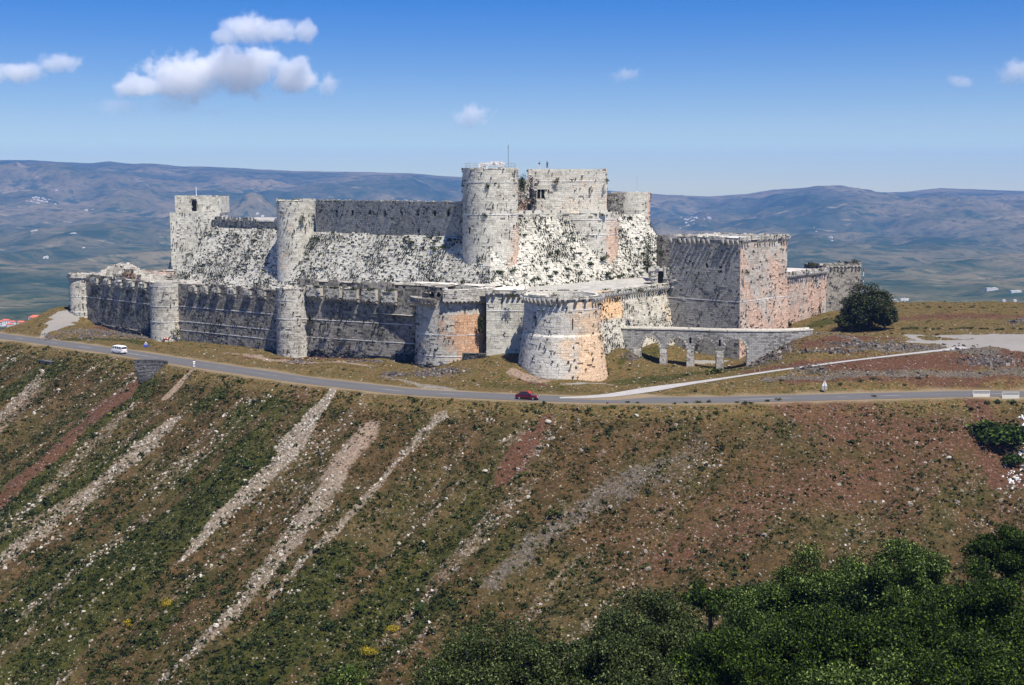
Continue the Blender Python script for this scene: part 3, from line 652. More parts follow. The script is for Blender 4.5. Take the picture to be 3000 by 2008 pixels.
# ------------------------------------------------------------------ outer ring
TA = (X(241, 356, 900), 356); TB = (X(494, 324, 920), 324); TC = (X(861, 296, 940), 296); TD = (X(1330, 277, 960), 277)
TN = (X(1647, 259.5, 950), 259.5)
tower('small round corner tower at the far left end of the outer wall', *TA, [(0, 3.6), (4, 3.35), (16, 3.25)], 15.2, 'wall', strings=[8.6, 4.3], hole=.035, tuft=.05,
      mach=(14.0, 15.3, .35, .6), jag=.5)
tower('round outer tower with tufted stones beside the ruined low vault', *TB, [(-1, 4.8), (4, 4.6), (17, 4.5)], 15.6, 'wall', strings=[9., 5., 14.1], hole=.035, tuft=.05,
      warm=lambda P, u, z: .7*sstep(2, 4.5, P[:, 0]-TB[0])*sstep(11, 6, z)*sstep(1, 4, z), jag=.3)
tower('slim round outer tower rising plain to the wall top with no overhang', *TC, [(-1, 4.25), (4, 4.05), (17, 3.95)], 16.1, 'wall', strings=[8.6, 13.0], hole=.035, tuft=.05, jag=.25)
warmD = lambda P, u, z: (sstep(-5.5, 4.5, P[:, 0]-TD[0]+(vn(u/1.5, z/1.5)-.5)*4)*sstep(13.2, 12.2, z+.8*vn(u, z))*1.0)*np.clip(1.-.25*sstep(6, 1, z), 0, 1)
rD, sD = tower('broad round tower with orange stained masonry under a projecting gallery', *TD, [(-1, 8.9), (3, 8.6), (18, 8.2)], 15.2, 'wall', strings=[7.6, 3.0], hole=.02, tuft=.03, warm=warmD, jag=.2)
a0, a1 = sD.upx(1300), 2.2*math.pi*sD.r0
parapet(rD, sD, 15.0, 17.6, 1.0, 'wall', .75, a0, a1, thick=2.2, step=.85, jag=.1)
aL = sD.upx(1212); parapet(rD, sD, 14.6, 15.6, 1.3, 'wall_old', .8, math.pi*1.0*sD.r0, a0-1.6, thick=1.6, step=.85, jag=.15)
mb = MB()                                            # the broken gallery box with its two square openings
class _q: pass
q = _q(); q.lo = lambda z: sD.upx(1262)-1.4; q.hi = lambda z: a0; q.P = lambda u, z, d=0.: sD.P(u, z, np.asarray(d)-.1); q.N = sD.N
oo = [(q.lo(0)+.8, q.lo(0)+1.9, 15.8, 17.), (q.hi(0)-2.0, q.hi(0)-.8, 15.8, 17.0)]
courses(mb, q, 15.2, 18.2, h=.4, w=(.4, .9), openings=oo, hole=.1, rough=.08, tuft=.1); sheet(mb, q, 15.2, 15.8, nu=8, nz=1); sheet(mb, q, 17.0, 17.9, nu=8, nz=1); top_strip(mb, q, 17.9, -3, 0, nu=8, drop=2.)
ob = mb.build('gallery_wall', M['wall_old'], rD)
for o_ in oo: opening(rD, q, (o_[0]+o_[1])/2, 15.8, 1.2, 1.2, 'window', proud=-.5)

boxs = [(a-9, a+10, 13.3, 14.6, .8, .8, .7) for a in (568, 600, 636, 682, 728, 770)]
wall('long outer wall between the slim tower and the tufted tower with five small boxes', (TB[0]+1, TB[1]-1.2), (TC[0]-1, TC[1]+.6), -1, 15.3, 'wall_old', strings=[9., 5.2, 2.9], boxes=boxs, hole=.04, tuft=.06)
boxs = [(a-8, a+9, 12.9, 14.3, .75, .8, .7) for a in (281, 316, 350, 386, 421)]
wall('outer wall between the corner tower and the tufted tower above a shade-dark band', (TA[0]+.6, TA[1]-1), (TB[0]-.8, TB[1]+1), -1, 15.0, 'wall_old', strings=[8.6], boxes=boxs, hole=.04, tuft=.07)
boxs = [(906, 946, 14.2, 16.7, 1.15, .8, .72), (963, 1002, 14.0, 16.6, 1.15, .8, .72), (1012, 1052, 13.9, 16.5, 1.15, .8, .72), (1067, 1107, 13.7, 16.4, 1.15, .8, .72), (1124, 1164, 13.6, 16.3, 1.15, .8, .72)]
rDC, sDC = wall('tall outer wall with five big projecting boxes casting long shadows', (TC[0]+1.4, TC[1]-1.2), (TD[0]-1.5, TD[1]-.2), -1, 18.0, 'wall_old', strings=[8.5, 4.3], boxes=boxs, thick=5, hole=.04, tuft=.06)
for lab, A_, B_, z0_, z1_ in (('dark stone band imitating recess shade under the outer wall left of the tufted tower', (TA[0]+2.4, TA[1]-3.4), (TB[0]-3.6, TB[1]-.2), -1, 2.3), ('dark overgrown basalt footing under the wall with five big boxes', (TC[0]+3.4, TC[1]-3.), (TD[0]-6.9, TD[1]+2.0), -1.5, 1.9)):  # first band is added dark stone standing in for a shaded recess
    r_ = thing('footing_shade_band', lab, 'footing', (A_[0], A_[1], z0_)); f_ = Plane(A_, B_); mb = MB(); courses(mb, f_, z0_, z1_, h=.32, w=(.35, .8), rough=.06, hole=.1, jag=.7, tuft=.08); sheet(mb, f_, z0_, z1_-.8, nu=20, nz=2); top_strip(mb, f_, z1_-.75, -1.5, -.1, nu=20, tone=.2); mb.build('masonry', M['basalt'], r_)
r_ = thing('footing_shade_band', 'dark rough basalt footing curving round the orange stained tower', 'footing', (TD[0], TD[1], -1)); f_ = Ring(*TD, lambda z: 9.15+0*np.asarray(z), math.pi*.95, math.pi*1.72); mb = MB(); courses(mb, f_, -1, 1.9, h=.32, w=(.35, .8), rough=.08, hole=.12, jag=.7, tuft=.04); top_strip(mb, f_, 1.1, -.5, -.1, nu=20, tone=.2); mb.build('masonry', M['basalt'], r_)
# square buttress
Ex0, Ex1, Ey = X(1425, 268., 950), X(1545, 268., 950), 268.
rE = thing('square_buttress', 'smooth pale square buttress between the orange round tower and the flared tower', 'buttress', ((Ex0+Ex1)/2, Ey, 2.5)); mb = MB()
sE = Plane((Ex0, Ey), (Ex1, Ey), flip=False)
for sf in (sE, Plane((Ex1, Ey), (Ex1, Ey+14)), Plane((Ex0, Ey+14), (Ex0, Ey))):
    courses(mb, sf, 1.0, 17.4, h=.55, w=(.7, 1.3), hole=.004, rough=.015, tuft=.002, jag=.1); sheet(mb, sf, 1.0, 17.2, nu=10, nz=4)
mb.box(((Ex0+Ex1)/2, Ey+7.2, 16.7), ((Ex1-Ex0)/2-.3, 6.9, .45), tone=.7); mb.build('wall', M['keep'], rE)
string(rE, sE, 12.9, gaps=0.); parapet(rE, sE, 16.7, 17.7, .35, 'wall', 1.2, jag=.25, step=1.15, thick=1., cov=.8); opening(rE, sE, (Ex1-Ex0)*.38, 13.6, .16, 3., 'arrow_slit', proud=.03)
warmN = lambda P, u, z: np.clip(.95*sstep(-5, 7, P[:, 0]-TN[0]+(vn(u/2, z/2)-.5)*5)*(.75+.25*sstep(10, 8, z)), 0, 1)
rN, sN = tower('great round tower flaring outward at its foot nearest the road', *TN, [(-.5, 9.55), (3, 9.15), (6.5, 8.6), (9.3, 8.2), (9.4, 7.95), (18, 7.85)], 16.9, 'foot', warm=warmN, strings=[14.6], hole=.018, tuft=.03, jag=.05)
parapet(rN, sN, 16.8, 17.6, .3, 'wall', 1.3, jag=.25, step=1.12, thick=1.2, cov=.9, cw=.5)
u_ = sN.upx(1570); opening(rN, sN, u_, 11.2, .25, 2.4, 'arrow_slit', proud=.05); u_ = sN.upx(1678); opening(rN, sN, u_, 10.8, .2, 2.3, 'arrow_slit', proud=.05)
# wall F with battered foot
FA = (X(1743, 274, 900), 274.); FB = (X(1994, 306, 900), 306.)
offF = lambda z: np.interp(z, [-2, 0, 12.5, 14, 20], [3.3, 3.0, .35, 0, 0])
warmF = lambda P, u, z: np.clip(.9*sstep(13, 9, u)*sstep(9.5, 11, z)+.35*nzw(P, 7), 0, 1)
wall('sloping footed outer wall speckled with plants between the flared and the square tower', FA, FB, -.5, 16.6, 'cream', off=offF, warm=warmF, mach=(15.6, 16.7, .25, 1.15), hole=.07, tuft=.14, thick=2.5, jag=.2)
# square tower S
Sc = (X(2168, 288, 800), 288.); nL = np.array([-.66, -.75]); nL /= np.hypot(*nL); tL = np.array([nL[1], -nL[0]]); nR = -tL; 
P1 = np.array(Sc)+tL*19.5 if tL[0] < 0 else np.array(Sc)-tL*19.5
tb = (P1-np.array(Sc))/19.5; nr = np.array([-tb[0], -tb[1]]); P2 = np.array(Sc)+np.array([-nL[0], -nL[1]])*21.2
rS = thing('square_tower', 'massive square tower with battered grey side and pinkish front above the aqueduct', 'tower', (Sc[0], Sc[1]+10, 0))
offS = lambda z: np.interp(z, [-1, 13, 28], [.9, .25, 0])
sSL = Plane(P1, Sc, offS, kL=0, kR=1); sSR = Plane(Sc, P2, offS, kL=1, kR=1); P3 = P1+(P2-np.array(Sc))
warmS = lambda P, u, z: np.clip(.25+.55*nzw(P, 6, .35, .7)+.25*sstep(20, 8, z), 0, 1)
z1 = 27.3
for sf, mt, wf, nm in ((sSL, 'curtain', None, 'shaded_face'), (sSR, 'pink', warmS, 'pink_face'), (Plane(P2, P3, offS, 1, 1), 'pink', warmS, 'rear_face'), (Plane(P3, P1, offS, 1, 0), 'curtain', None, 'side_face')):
    mb = MB(); ops = []
    if nm == 'shaded_face': ops = [op(sf.upx(2068), 20.6, .6, .8), op(sf.upx(2110), 19.8, .5, 1.2)]
    courses(mb, sf, -.5, z1, warm=wf, hole=.03, tuft=.045, jag=.1, openings=ops); sheet(mb, sf, -.5, z1-.2, nu=16, nz=8); mb.build('wall', M[mt], rS)
    for o_ in ops: opening(rS, sf, (o_[0]+o_[1])/2, o_[2]+.1, o_[1]-o_[0]-.5, o_[3]-o_[2]-.2, 'window')
    string(rS, sf, 13.0, gaps=.1); parapet(rS, sf, z1-.2, z1+.75, .12 if nm == 'shaded_face' else .3, 'wall', 1.2, jag=.35, step=1.3 if nm == 'shaded_face' else 1.1, thick=.9, cov=.85, cskip=.15)
V = [(*P1, z1-.1), (*Sc, z1-.1), (*P2, z1-.1), (*P3, z1-.1)]; ngon(V, 'roof', M['trim'], rS)
# stub S2 and the gate hut on the wall walk
xa, xb = X(1940, 308, 750), X(1992, 306, 750)
rS2 = thing('wall_stub', 'narrow grey masonry stub attached behind the left edge of the square tower', 'wall', ((xa+xb)/2, 309, 14)); mb = MB()
for sf in (Plane((xa, 308.5), (xb, 306)), Plane((xa, 320), (xa, 308.5))): courses(mb, sf, 12, 27.6, tuft=.03, hole=.03); sheet(mb, sf, 12, 27.2, nu=8, nz=3)
mb.box(((xa+xb)/2+.5, 313.5, 26.9), ((xb-xa)/2-.2, 5, .25)); mb.build('wall', M['wall_old'], rS2)
gx0, gx1, gy = X(1908, 301, 800), X(1988, 297, 800), 301.
rG = thing('guard_hut', 'small ruined guard hut with a dark arched doorway on the wall walk', 'hut', ((gx0+gx1)/2, gy+2, 16)); sf = Plane((gx0, gy+1), (gx1, gy-1.5)); mb = MB()
ops = [(sf.upx(1934), 16.3, 1.4, 3.1, True), (sf.upx(1976), 17.6, 1.2, 2.0, False)]
courses(mb, sf, 15, 20.6, h=.4, w=(.4, .8), rough=.06, hole=.08, tuft=.08, jag=.8, openings=[op(*o[:4]) for o in ops]); s2 = Plane((gx0, gy+5), (gx0, gy+1)); courses(mb, s2, 15, 20, h=.4, rough=.06)
mb.box(((gx0+gx1)/2, gy+2.6, 19.6), ((gx1-gx0)/2+.1, 2.5, .3), -.24, tone=.8)
for uu in (ops[0][0]-1.0, ops[0][0]+1.1, ops[1][0]+1): pp = sf.P(uu, 17.3, -.35); mb.box(pp, (.3, .25, 2.3), -.3, tone=.4)
crest(mb, sf, 19.9, 3, 22, (.2, .6)); mb.build('wall', M['wall'], rG)
for o in ops: opening(rG, sf, *o[:4], 'doorway' if o[4] else 'window', o[4], proud=-.27)
# T and U
TT0 = (X(2290, 312, 850), 310.); TT1 = (X(2421, 330, 850), 330.)
warmT = lambda P, u, z: np.clip(.35+.6*nzw(P, 5, .3, .7)*sstep(17, 14, z), 0, 1)
wall('pinkish ashlar wall running back from the square tower to the far dark tower', TT0, TT1, 3, 18.3, 'pink', thick=14, warm=warmT, mach=(17.4, 18.5, .5, .9), jag=.3, tuft=.05, hole=.04)
U0 = (X(2417, 330, 850), 330.2); U1 = (X(2521, 334, 850), 334.)
wall('blackened weathered wall end of the castle behind the big evergreen', U0, U1, 2, 19.4, 'wall_old', thick=10, mach=(18.4, 19.6, .15, .9), jag=.5, tuft=.03, hole=.07, ends=True, warm=lambda P, u, z: 0*u)

# ------------------------------------------------------------------ inner castle
C1 = np.array([X(1437, 298, 650), 298.]); tw = np.array([-.677, .736]); tw /= np.hypot(*tw); nw = np.array([-tw[1], tw[0]]); nw = -nw if nw[1] > 0 else nw
ts = np.array([.66, .75]); ts /= np.hypot(*ts); ns = np.array([ts[1], -ts[0]])
offG = lambda z: 6.55+(21.4-np.asarray(z, float))*.53
half = math.tan(math.acos(float(nw@ns))/2)
WL = 140.; W0 = C1+tw*WL
glw = Plane(W0, C1, offG, kL=0, kR=half); gls = Plane(C1, C1+ts*60, offG, kL=half, kR=.6); gle = Plane(C1+ts*60, C1+ts*60+np.array([-10, 34.]), offG, kL=.6, kR=0)
rg = thing('glacis', 'white stone glacis speckled with tufts sloping below the long grey inner wall', 'glacis', (W0[0]/2, 340, 12)); mb = MB()
courses(mb, glw, 9.5, 27.4, h=.5, w=(.5, 1.2), hole=.12, rough=.035, tuft=.22, tsize=.38, jag=.3, gap=.015); sheet(mb, glw, 9.5, 27.2, nu=60, nz=4); mb.build('masonry', M['glacis'], rg)
rg2 = thing('glacis', 'bright sunlit glacis with bushes below the two great round keep towers', 'glacis', (18, 305, 15)); mb = MB()
topS = lambda u, zt: zt < np.interp(u, [-5, 0, 60], [30.5, 32, 32])
for gf in (gls, gle):
    courses(mb, gf, 14.5, 32.2, h=.5, w=(.5, 1.2), hole=.07, rough=.03, tuft=.17, tsize=.4, jag=.2, gap=.015); sheet(mb, gf, 14.5, 32.0, nu=30, nz=4)
mb.build('masonry', M['glacis'], rg2)
# K1, M, K2, K3, P
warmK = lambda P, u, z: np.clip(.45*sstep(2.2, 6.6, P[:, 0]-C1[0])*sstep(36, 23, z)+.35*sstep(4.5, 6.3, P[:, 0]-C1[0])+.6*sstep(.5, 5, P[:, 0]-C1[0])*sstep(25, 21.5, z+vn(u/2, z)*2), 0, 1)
rK1, sK1 = tower('tall cylindrical keep tower with a railed ruin on its top', C1[0], C1[1], [(17, 6.7), (30, 6.55), (44, 6.5)], 43.6, 'keep', strings=[40.2, 32.8], warm=warmK, hole=.016, tuft=.03, jag=.15, wins=[(1374, 28.4, .5, 1.3, False)])
opening(rK1, sK1, sK1.upx(1493), 27.2, .2, 1.8, 'arrow_slit', proud=.05)
Mc = (X(869, 349, 700), 349.)
rM, sM = tower('tall round tower midway along the grey inner wall with one hanging bush', *Mc, [(8, 5.5), (36, 5.25)], 36.1, 'keep', warm=lambda P, u, z: .45*nzw(P, 4, .55, .8)*sstep(32, 28, z), hole=.014, tuft=.03, jag=.45)
opening(rM, sM, sM.upx(897), 26.6, .2, 2.4, 'arrow_slit', proud=.05); opening(rM, sM, sM.upx(897), 28.2, .6, .2, 'arrow_slit', proud=.05)
opening(rM, sM, sM.upx(812)+.6, 26.6, .2, 2.0, 'arrow_slit', proud=.05)
# W1 inner wall between M and K1: offset 3.2 from the line
w0 = C1+tw*68+nw*3.1; w1_ = C1+tw*3.5+nw*3.1
slits = [(943, 32.1, .7, 1.2, False), (989, 32.1, .7, 1.2, False), (1035, 32.0, .7, 1.2, False), (1085, 32.1, .7, 1.2, False), (1129, 32., .5, 1.2, False), (1178, 32.1, .5, 1.4, False), (1225, 32.2, .7, 1.2, False), (1274, 32.2, .7, 1.2, False), (1314, 32.3, .7, 1.2, False), (1227, 27.9, .4, .9, False)]
wall('long grey inner wall with a row of nine small slits beside the keep', w0, w1_, 26.5, 35.9, 'curtain', thick=3, wins=slits, hole=.025, tuft=.035, jag=.15)
w2 = C1+tw*136+nw*2.5; w3 = C1+tw*84+nw*2.5
rW2, sW2 = wall('low broken inner wall between the chapel tower and the bushy round tower', w2, w3, 25.5, 30.4, 'curtain', thick=3, hole=.05, tuft=.06, jag=.9)
w4 = C1+tw*88+nw*.5; w5 = C1+tw*74+nw*.5
wall('short raised wall piece just left of the bushy round tower', w4, w5, 25.5, 34.0, 'curtain', thick=2.5, hole=.03, tuft=.02, jag=.1)
def boxtower(name, label, cat, x0, x1, y0, y1, z0, z1, mat, strings=(), wins=(), warm=None, jag=.25, parts=None, **kw):
    root = thing(name, label, cat, ((x0+x1)/2, (y0+y1)/2, z0)); _bt(root, x0, x1, y0, y1, z0, z1, mat, strings, wins, warm, jag, **kw); return root
def _bt(root, x0, x1, y0, y1, z0, z1, mat, strings=(), wins=(), warm=None, jag=.25, skew=0., hole=.02, tuft=.025):
    c = [(x0, y0), (x1, y0+skew), (x1, y1), (x0, y1)]; mb = MB(); ops = []
    for i in range(4):
        sf = Plane(c[i], c[(i+1) % 4])
        if i == 0: ops = [(sf.upx(px), z, w, h, ar) for (px, z, w, h, ar) in wins]; s0 = sf
        courses(mb, sf, z0, z1, warm=warm, jag=jag, hole=hole, tuft=tuft if i < 1 else .01, openings=[op(*o[:4]) for o in ops] if i == 0 else ()); sheet(mb, sf, z0, z1-jag-.15, nu=10, nz=5)
        top_strip(mb, sf, z1-jag-.15, -.9, -.05, nu=10, drop=.9)
    me = MB(); mb.add([(x0+.4, y0+.4, z1-jag-1), (x1-.4, y0+skew+.4, z1-jag-1), (x1-.4, y1-.4, z1-jag-1), (x0+.4, y1-.4, z1-jag-1)], [[0, 1, 2, 3]])
    mb.build('wall', M[mat], root)
    for z in strings: string(root, s0, z, gaps=.05)
    for o in ops: opening(root, s0, *o[:4], 'window', o[4])
    return s0
rP = thing('chapel_tower', 'tall square tower with a stepped left shoulder and one arched window', 'tower', (X(570, 392, 650), 392, 12))
_bt(rP, X(500, 388, 700), X(640, 388, 700), 388, 402, 8, 31.5, 'keep', jag=.05, skew=1.5, tuft=.06, hole=.03)
_bt(rP, X(511, 389, 600), X(642, 389, 600), 389.6, 403, 31.4, 36.7, 'keep', wins=[(576, 31.9, 1.5, 3.4, True)], jag=.1, skew=1.5, hole=.008, tuft=.01)
sP = Plane((X(511, 389, 600), 389.6), (X(642, 389, 600), 391.1))
# lower P shoulder: the wall face right of the big tower steps down where a vault broke away
rK2 = thing('keep_tower', 'broad flat topped keep block with twin windows where two people stand', 'tower', (15, 325, 20))
warmK2 = lambda P, u, z: .25*nzw(P, 8)+0*z
K2x0, K2x1 = X(1548, 320, 560), X(1779, 320, 560)
s0 = _bt(rK2, K2x0, K2x1, 320, 334, 32, 43.9, 'keep', strings=[40.6], wins=[(1578, 36.4, .75, 2.3, True), (1590, 36.4, .75, 2.3, True)], jag=.12, skew=1.2, warm=lambda P, u, z: .25+.5*sstep(23.5, 24.5, P[:, 0]), hole=.02, tuft=.03)
K2c = (17.0, 328.4); mb = MB(); sf = Ring(*K2c, lambda z: 10.5+(32-np.asarray(z, float))*.012)
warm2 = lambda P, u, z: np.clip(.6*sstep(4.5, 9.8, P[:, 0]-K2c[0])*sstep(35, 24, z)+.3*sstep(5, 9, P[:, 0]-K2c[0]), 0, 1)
courses(mb, sf, 16, 32.9, warm=warm2, jag=.1, hole=.012, tuft=.025); sheet(mb, sf, 16, 32.7, nu=48, nz=6)
a = np.linspace(0, 2*math.pi, 49)[:-1]; mb.add([(K2c[0], K2c[1], 32.6)]+[(K2c[0]+10.4*math.cos(t), K2c[1]+10.4*math.sin(t), 32.6) for t in a], [[0, 1+i, 1+(i+1) % 48, 1+(i+1) % 48] for i in range(48)], tone=.7)
mb.build('round_base', M['keep'], rK2); string(rK2, sf, 31.0, u0=sf.upx(1590), u1=1.95*math.pi*sf.r0, gaps=.02); string(rK2, sf, 27.2, u0=1.2*math.pi*sf.r0, u1=1.95*math.pi*sf.r0, gaps=.02)
# ledge parapet of the wall walk above the south glacis
rl = thing('parapet_wall', 'low pale parapet with square gaps along the ledge between the keep towers', 'parapet', (12, 316, 32)); mb = MB()
lp = Plane((X(1518, 309, 640), 309.), (X(1668, 317, 640), 316.8))
courses(mb, lp, 27, 32.9, h=.45, tuft=.06, hole=.03, jag=.4); sheet(mb, lp, 27, 32.5, nu=10, nz=3); top_strip(mb, lp, 32.5, -3, 0, nu=10, drop=.1)
lp2 = Plane((X(1668, 318, 640), 317.2), (X(1800, 320, 640), 319.2)); mb2 = MB()
for uu in np.arange(.5, lp.L+lp2.L-1, 2.6):
    if random.random() < .8:
        sf_, u2 = (lp, uu) if uu < lp.L else (lp2, uu-lp.L); pp = sf_.P(u2, 33.1, -.35); mb.box(pp, (.95, .3, .42), math.atan2(sf_.t[1], sf_.t[0]), tone=random.uniform(.4, 1))
mb.build('wall', M['keep'], rl)
K3 = (X(1845, 350, 650), 350.)
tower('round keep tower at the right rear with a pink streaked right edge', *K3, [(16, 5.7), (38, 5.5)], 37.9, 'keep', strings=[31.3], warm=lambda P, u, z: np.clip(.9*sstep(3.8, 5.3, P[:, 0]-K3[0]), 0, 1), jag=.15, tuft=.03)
wall('crumbling rubble wall between the keep block and the right rear tower', (X(1775, 340, 600), 338), (X(1835, 346, 600), 346), 30, 37.7, 'wall_old', thick=3, hole=.1, tuft=.08, jag=.3)
# ruined recess with the orange arch between K1 and K2
rr = thing('ruined_bay', 'ruined rubble bay with an orange arched doorway between the keep towers', 'ruin', (4, 318, 30)); mb = MB()
sr = Plane((X(1505, 316, 560), 316.), (X(1560, 320, 560), 319.5)); ops = [(sr.upx(1551), 32.8, 1.25, 2.2, True)]
courses(mb, sr, 28, 41.8, h=.35, w=(.3, .7), rough=.14, hole=.12, tuft=.12, jag=1.2, openings=[op(*o[:4]) for o in ops], warm=lambda P, u, z: .9*sstep(38.5, 34, z)*sstep(4.5, 2.5, np.abs(u-ops[0][0]))); sheet(mb, sr, 28, 41, nu=10, nz=5)
sr2 = Plane((X(1558, 318, 560), 319.4), (X(1572, 318.5, 560), 318.6)); courses(mb, sr2, 33, 41.6, h=.35, w=(.3, .7), rough=.16, hole=.1, jag=2.5, tuft=.05)
mb.build('wall', M['pink'], rr); opening(rr, sr, ops[0][0], 32.8, 1.25, 2.2, 'doorway', True)

# ------------------------------------------------------------------ terraces inside the walls (setting)
m, nt, p = newmat('terrace_ground'); T = NT(nt); O = T.n('ShaderNodeTexCoord').outputs['Object']
c = T.mix(T.ramp(T.noise(O, .25, 5, .7), .4, .6), (.40, .385, .35), (.31, .30, .27)); c = T.mix(T.ramp(T.noise(O, .5, 5, .7), .56, .66), c, (.12, .11, .045)); T.inp(p.inputs['Base Color'], c); M['terr'] = m
dC = lambda t, o: tuple(C1+tw*t+nw*o)
south = [(-22, 283), (TD[0]-3, 272.8), (Ex0+.6, 269), (Ex1-.4, 269), (TN[0]-4, 262), (TN[0], 259), (TN[0]+6.5, 260), (FA[0]-.5, 273.5), (FB[0]-2, 305), (47, 318), (30, 335), (5, 312), (-5, 300), (-30, 310)]
tag(ngon([(*q_, 16.05) for q_ in south], 'terrace', M['terr']), kind='structure')
west = [(-22, 282.6), (TD[0]-4.5, 276), (TC[0]+2, TC[1]+.5), (TC[0], TC[1]+1), (TB[0], TB[1]+.6), (TA[0]+.5, TA[1]), (TA[0]+6, 392), dC(146, 4), dC(60, 2), dC(10, 4)]
tag(ngon([(*q_, 10.8) for q_ in west], 'terrace', M['terr']), kind='structure')
court = [dC(2, -1), dC(70, 0), dC(138, 0), dC(138, -22), (30, 352), (25, 338)]
tag(ngon([(*q_, 29.5) for q_ in court], 'courtyard', M['terr']), kind='structure')
# ramp of pale paving on the upper terrace edge near the broken gallery
mb = MB(); q_ = Plane((X(1190, 287, 830), 287), (X(1440, 276, 840), 276)); courses(mb, q_, 15.9, 17.7, h=.45, hole=.01, jag=.1, tuft=.02); top_strip(mb, q_, 17.55, -5, -.02, nu=20, drop=1.6)
rt = thing('retaining_wall', 'low pale retaining wall carrying a paved walk behind the broken gallery', 'wall', (-14, 282, 16)); mb.build('wall', M['wall'], rt)

# ruin at the left: heap of a fallen vault, and a low tan wall behind
rv = thing('ruined_vault', 'collapsed vault heap of pale rubble behind the left outer wall where two people sit', 'ruin', (X(350, 366, 800), 366, 13)); mb = MB()
cx_ = X(365, 366, 800)
for i in range(26):
    for j in range(14):
        x = cx_-11+i*.9; y = 361+j*.9; t = i/25.; zt = 13.2+3.4*math.exp(-((x-cx_+1.5)/5.2)**2)*sstep(0, 4, j)+random.uniform(-.4, .5)
        mb.box((x+random.uniform(-.2, .2), y, zt-2.), (.55, .52, 2.1), random.uniform(-.3, .3), tone=random.uniform(.1, 1), taper=.8)
mb.build('rubble', M['wall'], rv)
sv = Plane((X(330, 359, 800), 359.6), (X(412, 357, 800), 357)); mb = MB(); cu = sv.L*.55
courses(mb, sv, 13, 16.2, h=.35, w=(.4, .8), rough=.06, hole=.06, tuft=.1, jag=.7, bottom=lambda u, zt: zt < 16.3-.06*(u-cu)**2, warm=lambda P, u, z: .8*((u-cu)**2+(z-13)**2 < 2.6**2)); mb.build('vault_face', M['wall_old'], rv)
wall('low tan wall strip behind the left outer wall beside the chapel tower', (X(405, 372, 800), 371), (X(512, 376, 800), 377), 12.5, 14.9, 'pink', thick=2, warm=lambda P, u, z: .45+0*u, jag=.3, hole=.02, tuft=.05)
wall('low grey inner terrace wall with tufts in front of the tan wall strip', (X(395, 362, 820), 363), (X(512, 366, 820), 368), 11.5, 13.9, 'wall_old', thick=6, jag=.4, hole=.06, tuft=.14)

# ------------------------------------------------------------------ aqueduct
AQ = resample(np.array([(X(1808, 281.5, 980), 281.5), (X(1870, 280.5, 980), 280.5), (X(2000, 278.6, 980), 278.6), (X(2110, 276, 980), 276.2), (X(2200, 275.4, 980), 275.4), (X(2300, 275.4, 980), 275.6), (X(2376, 278, 980), 278.4)]), 1.)
al = np.r_[0, np.cumsum(np.hypot(*np.diff(AQ, axis=0).T))]
def aq(u): return np.array([np.interp(u, al, AQ[:, 0]), np.interp(u, al, AQ[:, 1])])
def aqu(px):
    us = np.linspace(0, al[-1], 600); e = [abs(aq(u)[0]/aq(u)[1]*FPX*1.0-(px-1500)*1.0*(1/(1.0+.118*.118))**0*.9999) for u in us]
    e = [abs(1500+FPX*aq(u)[0]/(aq(u)[1]*math.cos(PITCH)+36*math.sin(PITCH))-px) for u in us]; return us[int(np.argmin(e))]
ZT = 7.75; arches = [(aqu(a), aqu(b), s, t) for a, b, s, t in ((1879, 1933, 2.6, 6.1), (1955, 2013, 2.5, 6.05), (2034, 2098, 2.6, 6.0), (2121, 2187, 2.9, 6.15))]
def intr(u):
    for a, b, s, t in arches:
        if a < u < b:
            c = (a+b)/2; r = (b-a)/2; k_ = abs(u-c)/r; return s+(t-s)*(1-k_**2.2)**.5
    return None
rA = thing('aqueduct', 'stone aqueduct of four pointed arches crossing the grassy hollow before the square tower', 'aqueduct', (42, 277, 0)); mb = MB()
us = sorted(set(np.round(np.arange(0, al[-1], .22), 3)) | {round(x, 3) for a in arches for x in (a[0], a[1])}); W_ = .85
for i in range(len(us)-1):
    u0, u1 = us[i], us[i+1]; um = (u0+u1)/2; p0, p1 = aq(u0), aq(u1); t_ = (p1-p0)/np.linalg.norm(p1-p0); n_ = np.array([t_[1], -t_[0]])
    b0 = b1 = -1.5; inn = intr(um)
    if inn is not None: b0, b1 = intr(u0+1e-4) or arches[0][2], intr(u1-1e-4) or arches[0][2]
    b0 = b0 if inn is None or b0 > 0 else 0; V = []; U = []
    for s in (1, -1):
        for (pp, uu, zz) in ((p0, u0, b0), (p1, u1, b1), (p1, u1, ZT), (p0, u0, ZT)): q_ = pp+n_*W_*s; V.append((*q_, zz)); U.append((uu, zz))
    F = [[0, 1, 2, 3], [4, 7, 6, 5]]+([[0, 4, 5, 1]] if inn is not None else [])
    mb.add(V, F, uv=U, tone=.5)
for a, b, s, t in arches:
    for u in (a, b):
        p0 = aq(u); p1 = aq(u+.1); t_ = (p1-p0)/np.linalg.norm(p1-p0); n_ = np.array([t_[1], -t_[0]])*W_; zz = s+.05
        mb.add([(*(p0+n_), -1.5), (*(p0-n_), -1.5), (*(p0-n_), zz), (*(p0+n_), zz)], [[0, 1, 2, 3]], uv=[(0, 0), (1.7, 0), (1.7, zz), (0, zz)], warm=.6)
mb.build('arched_wall', M['rubble'], rA)
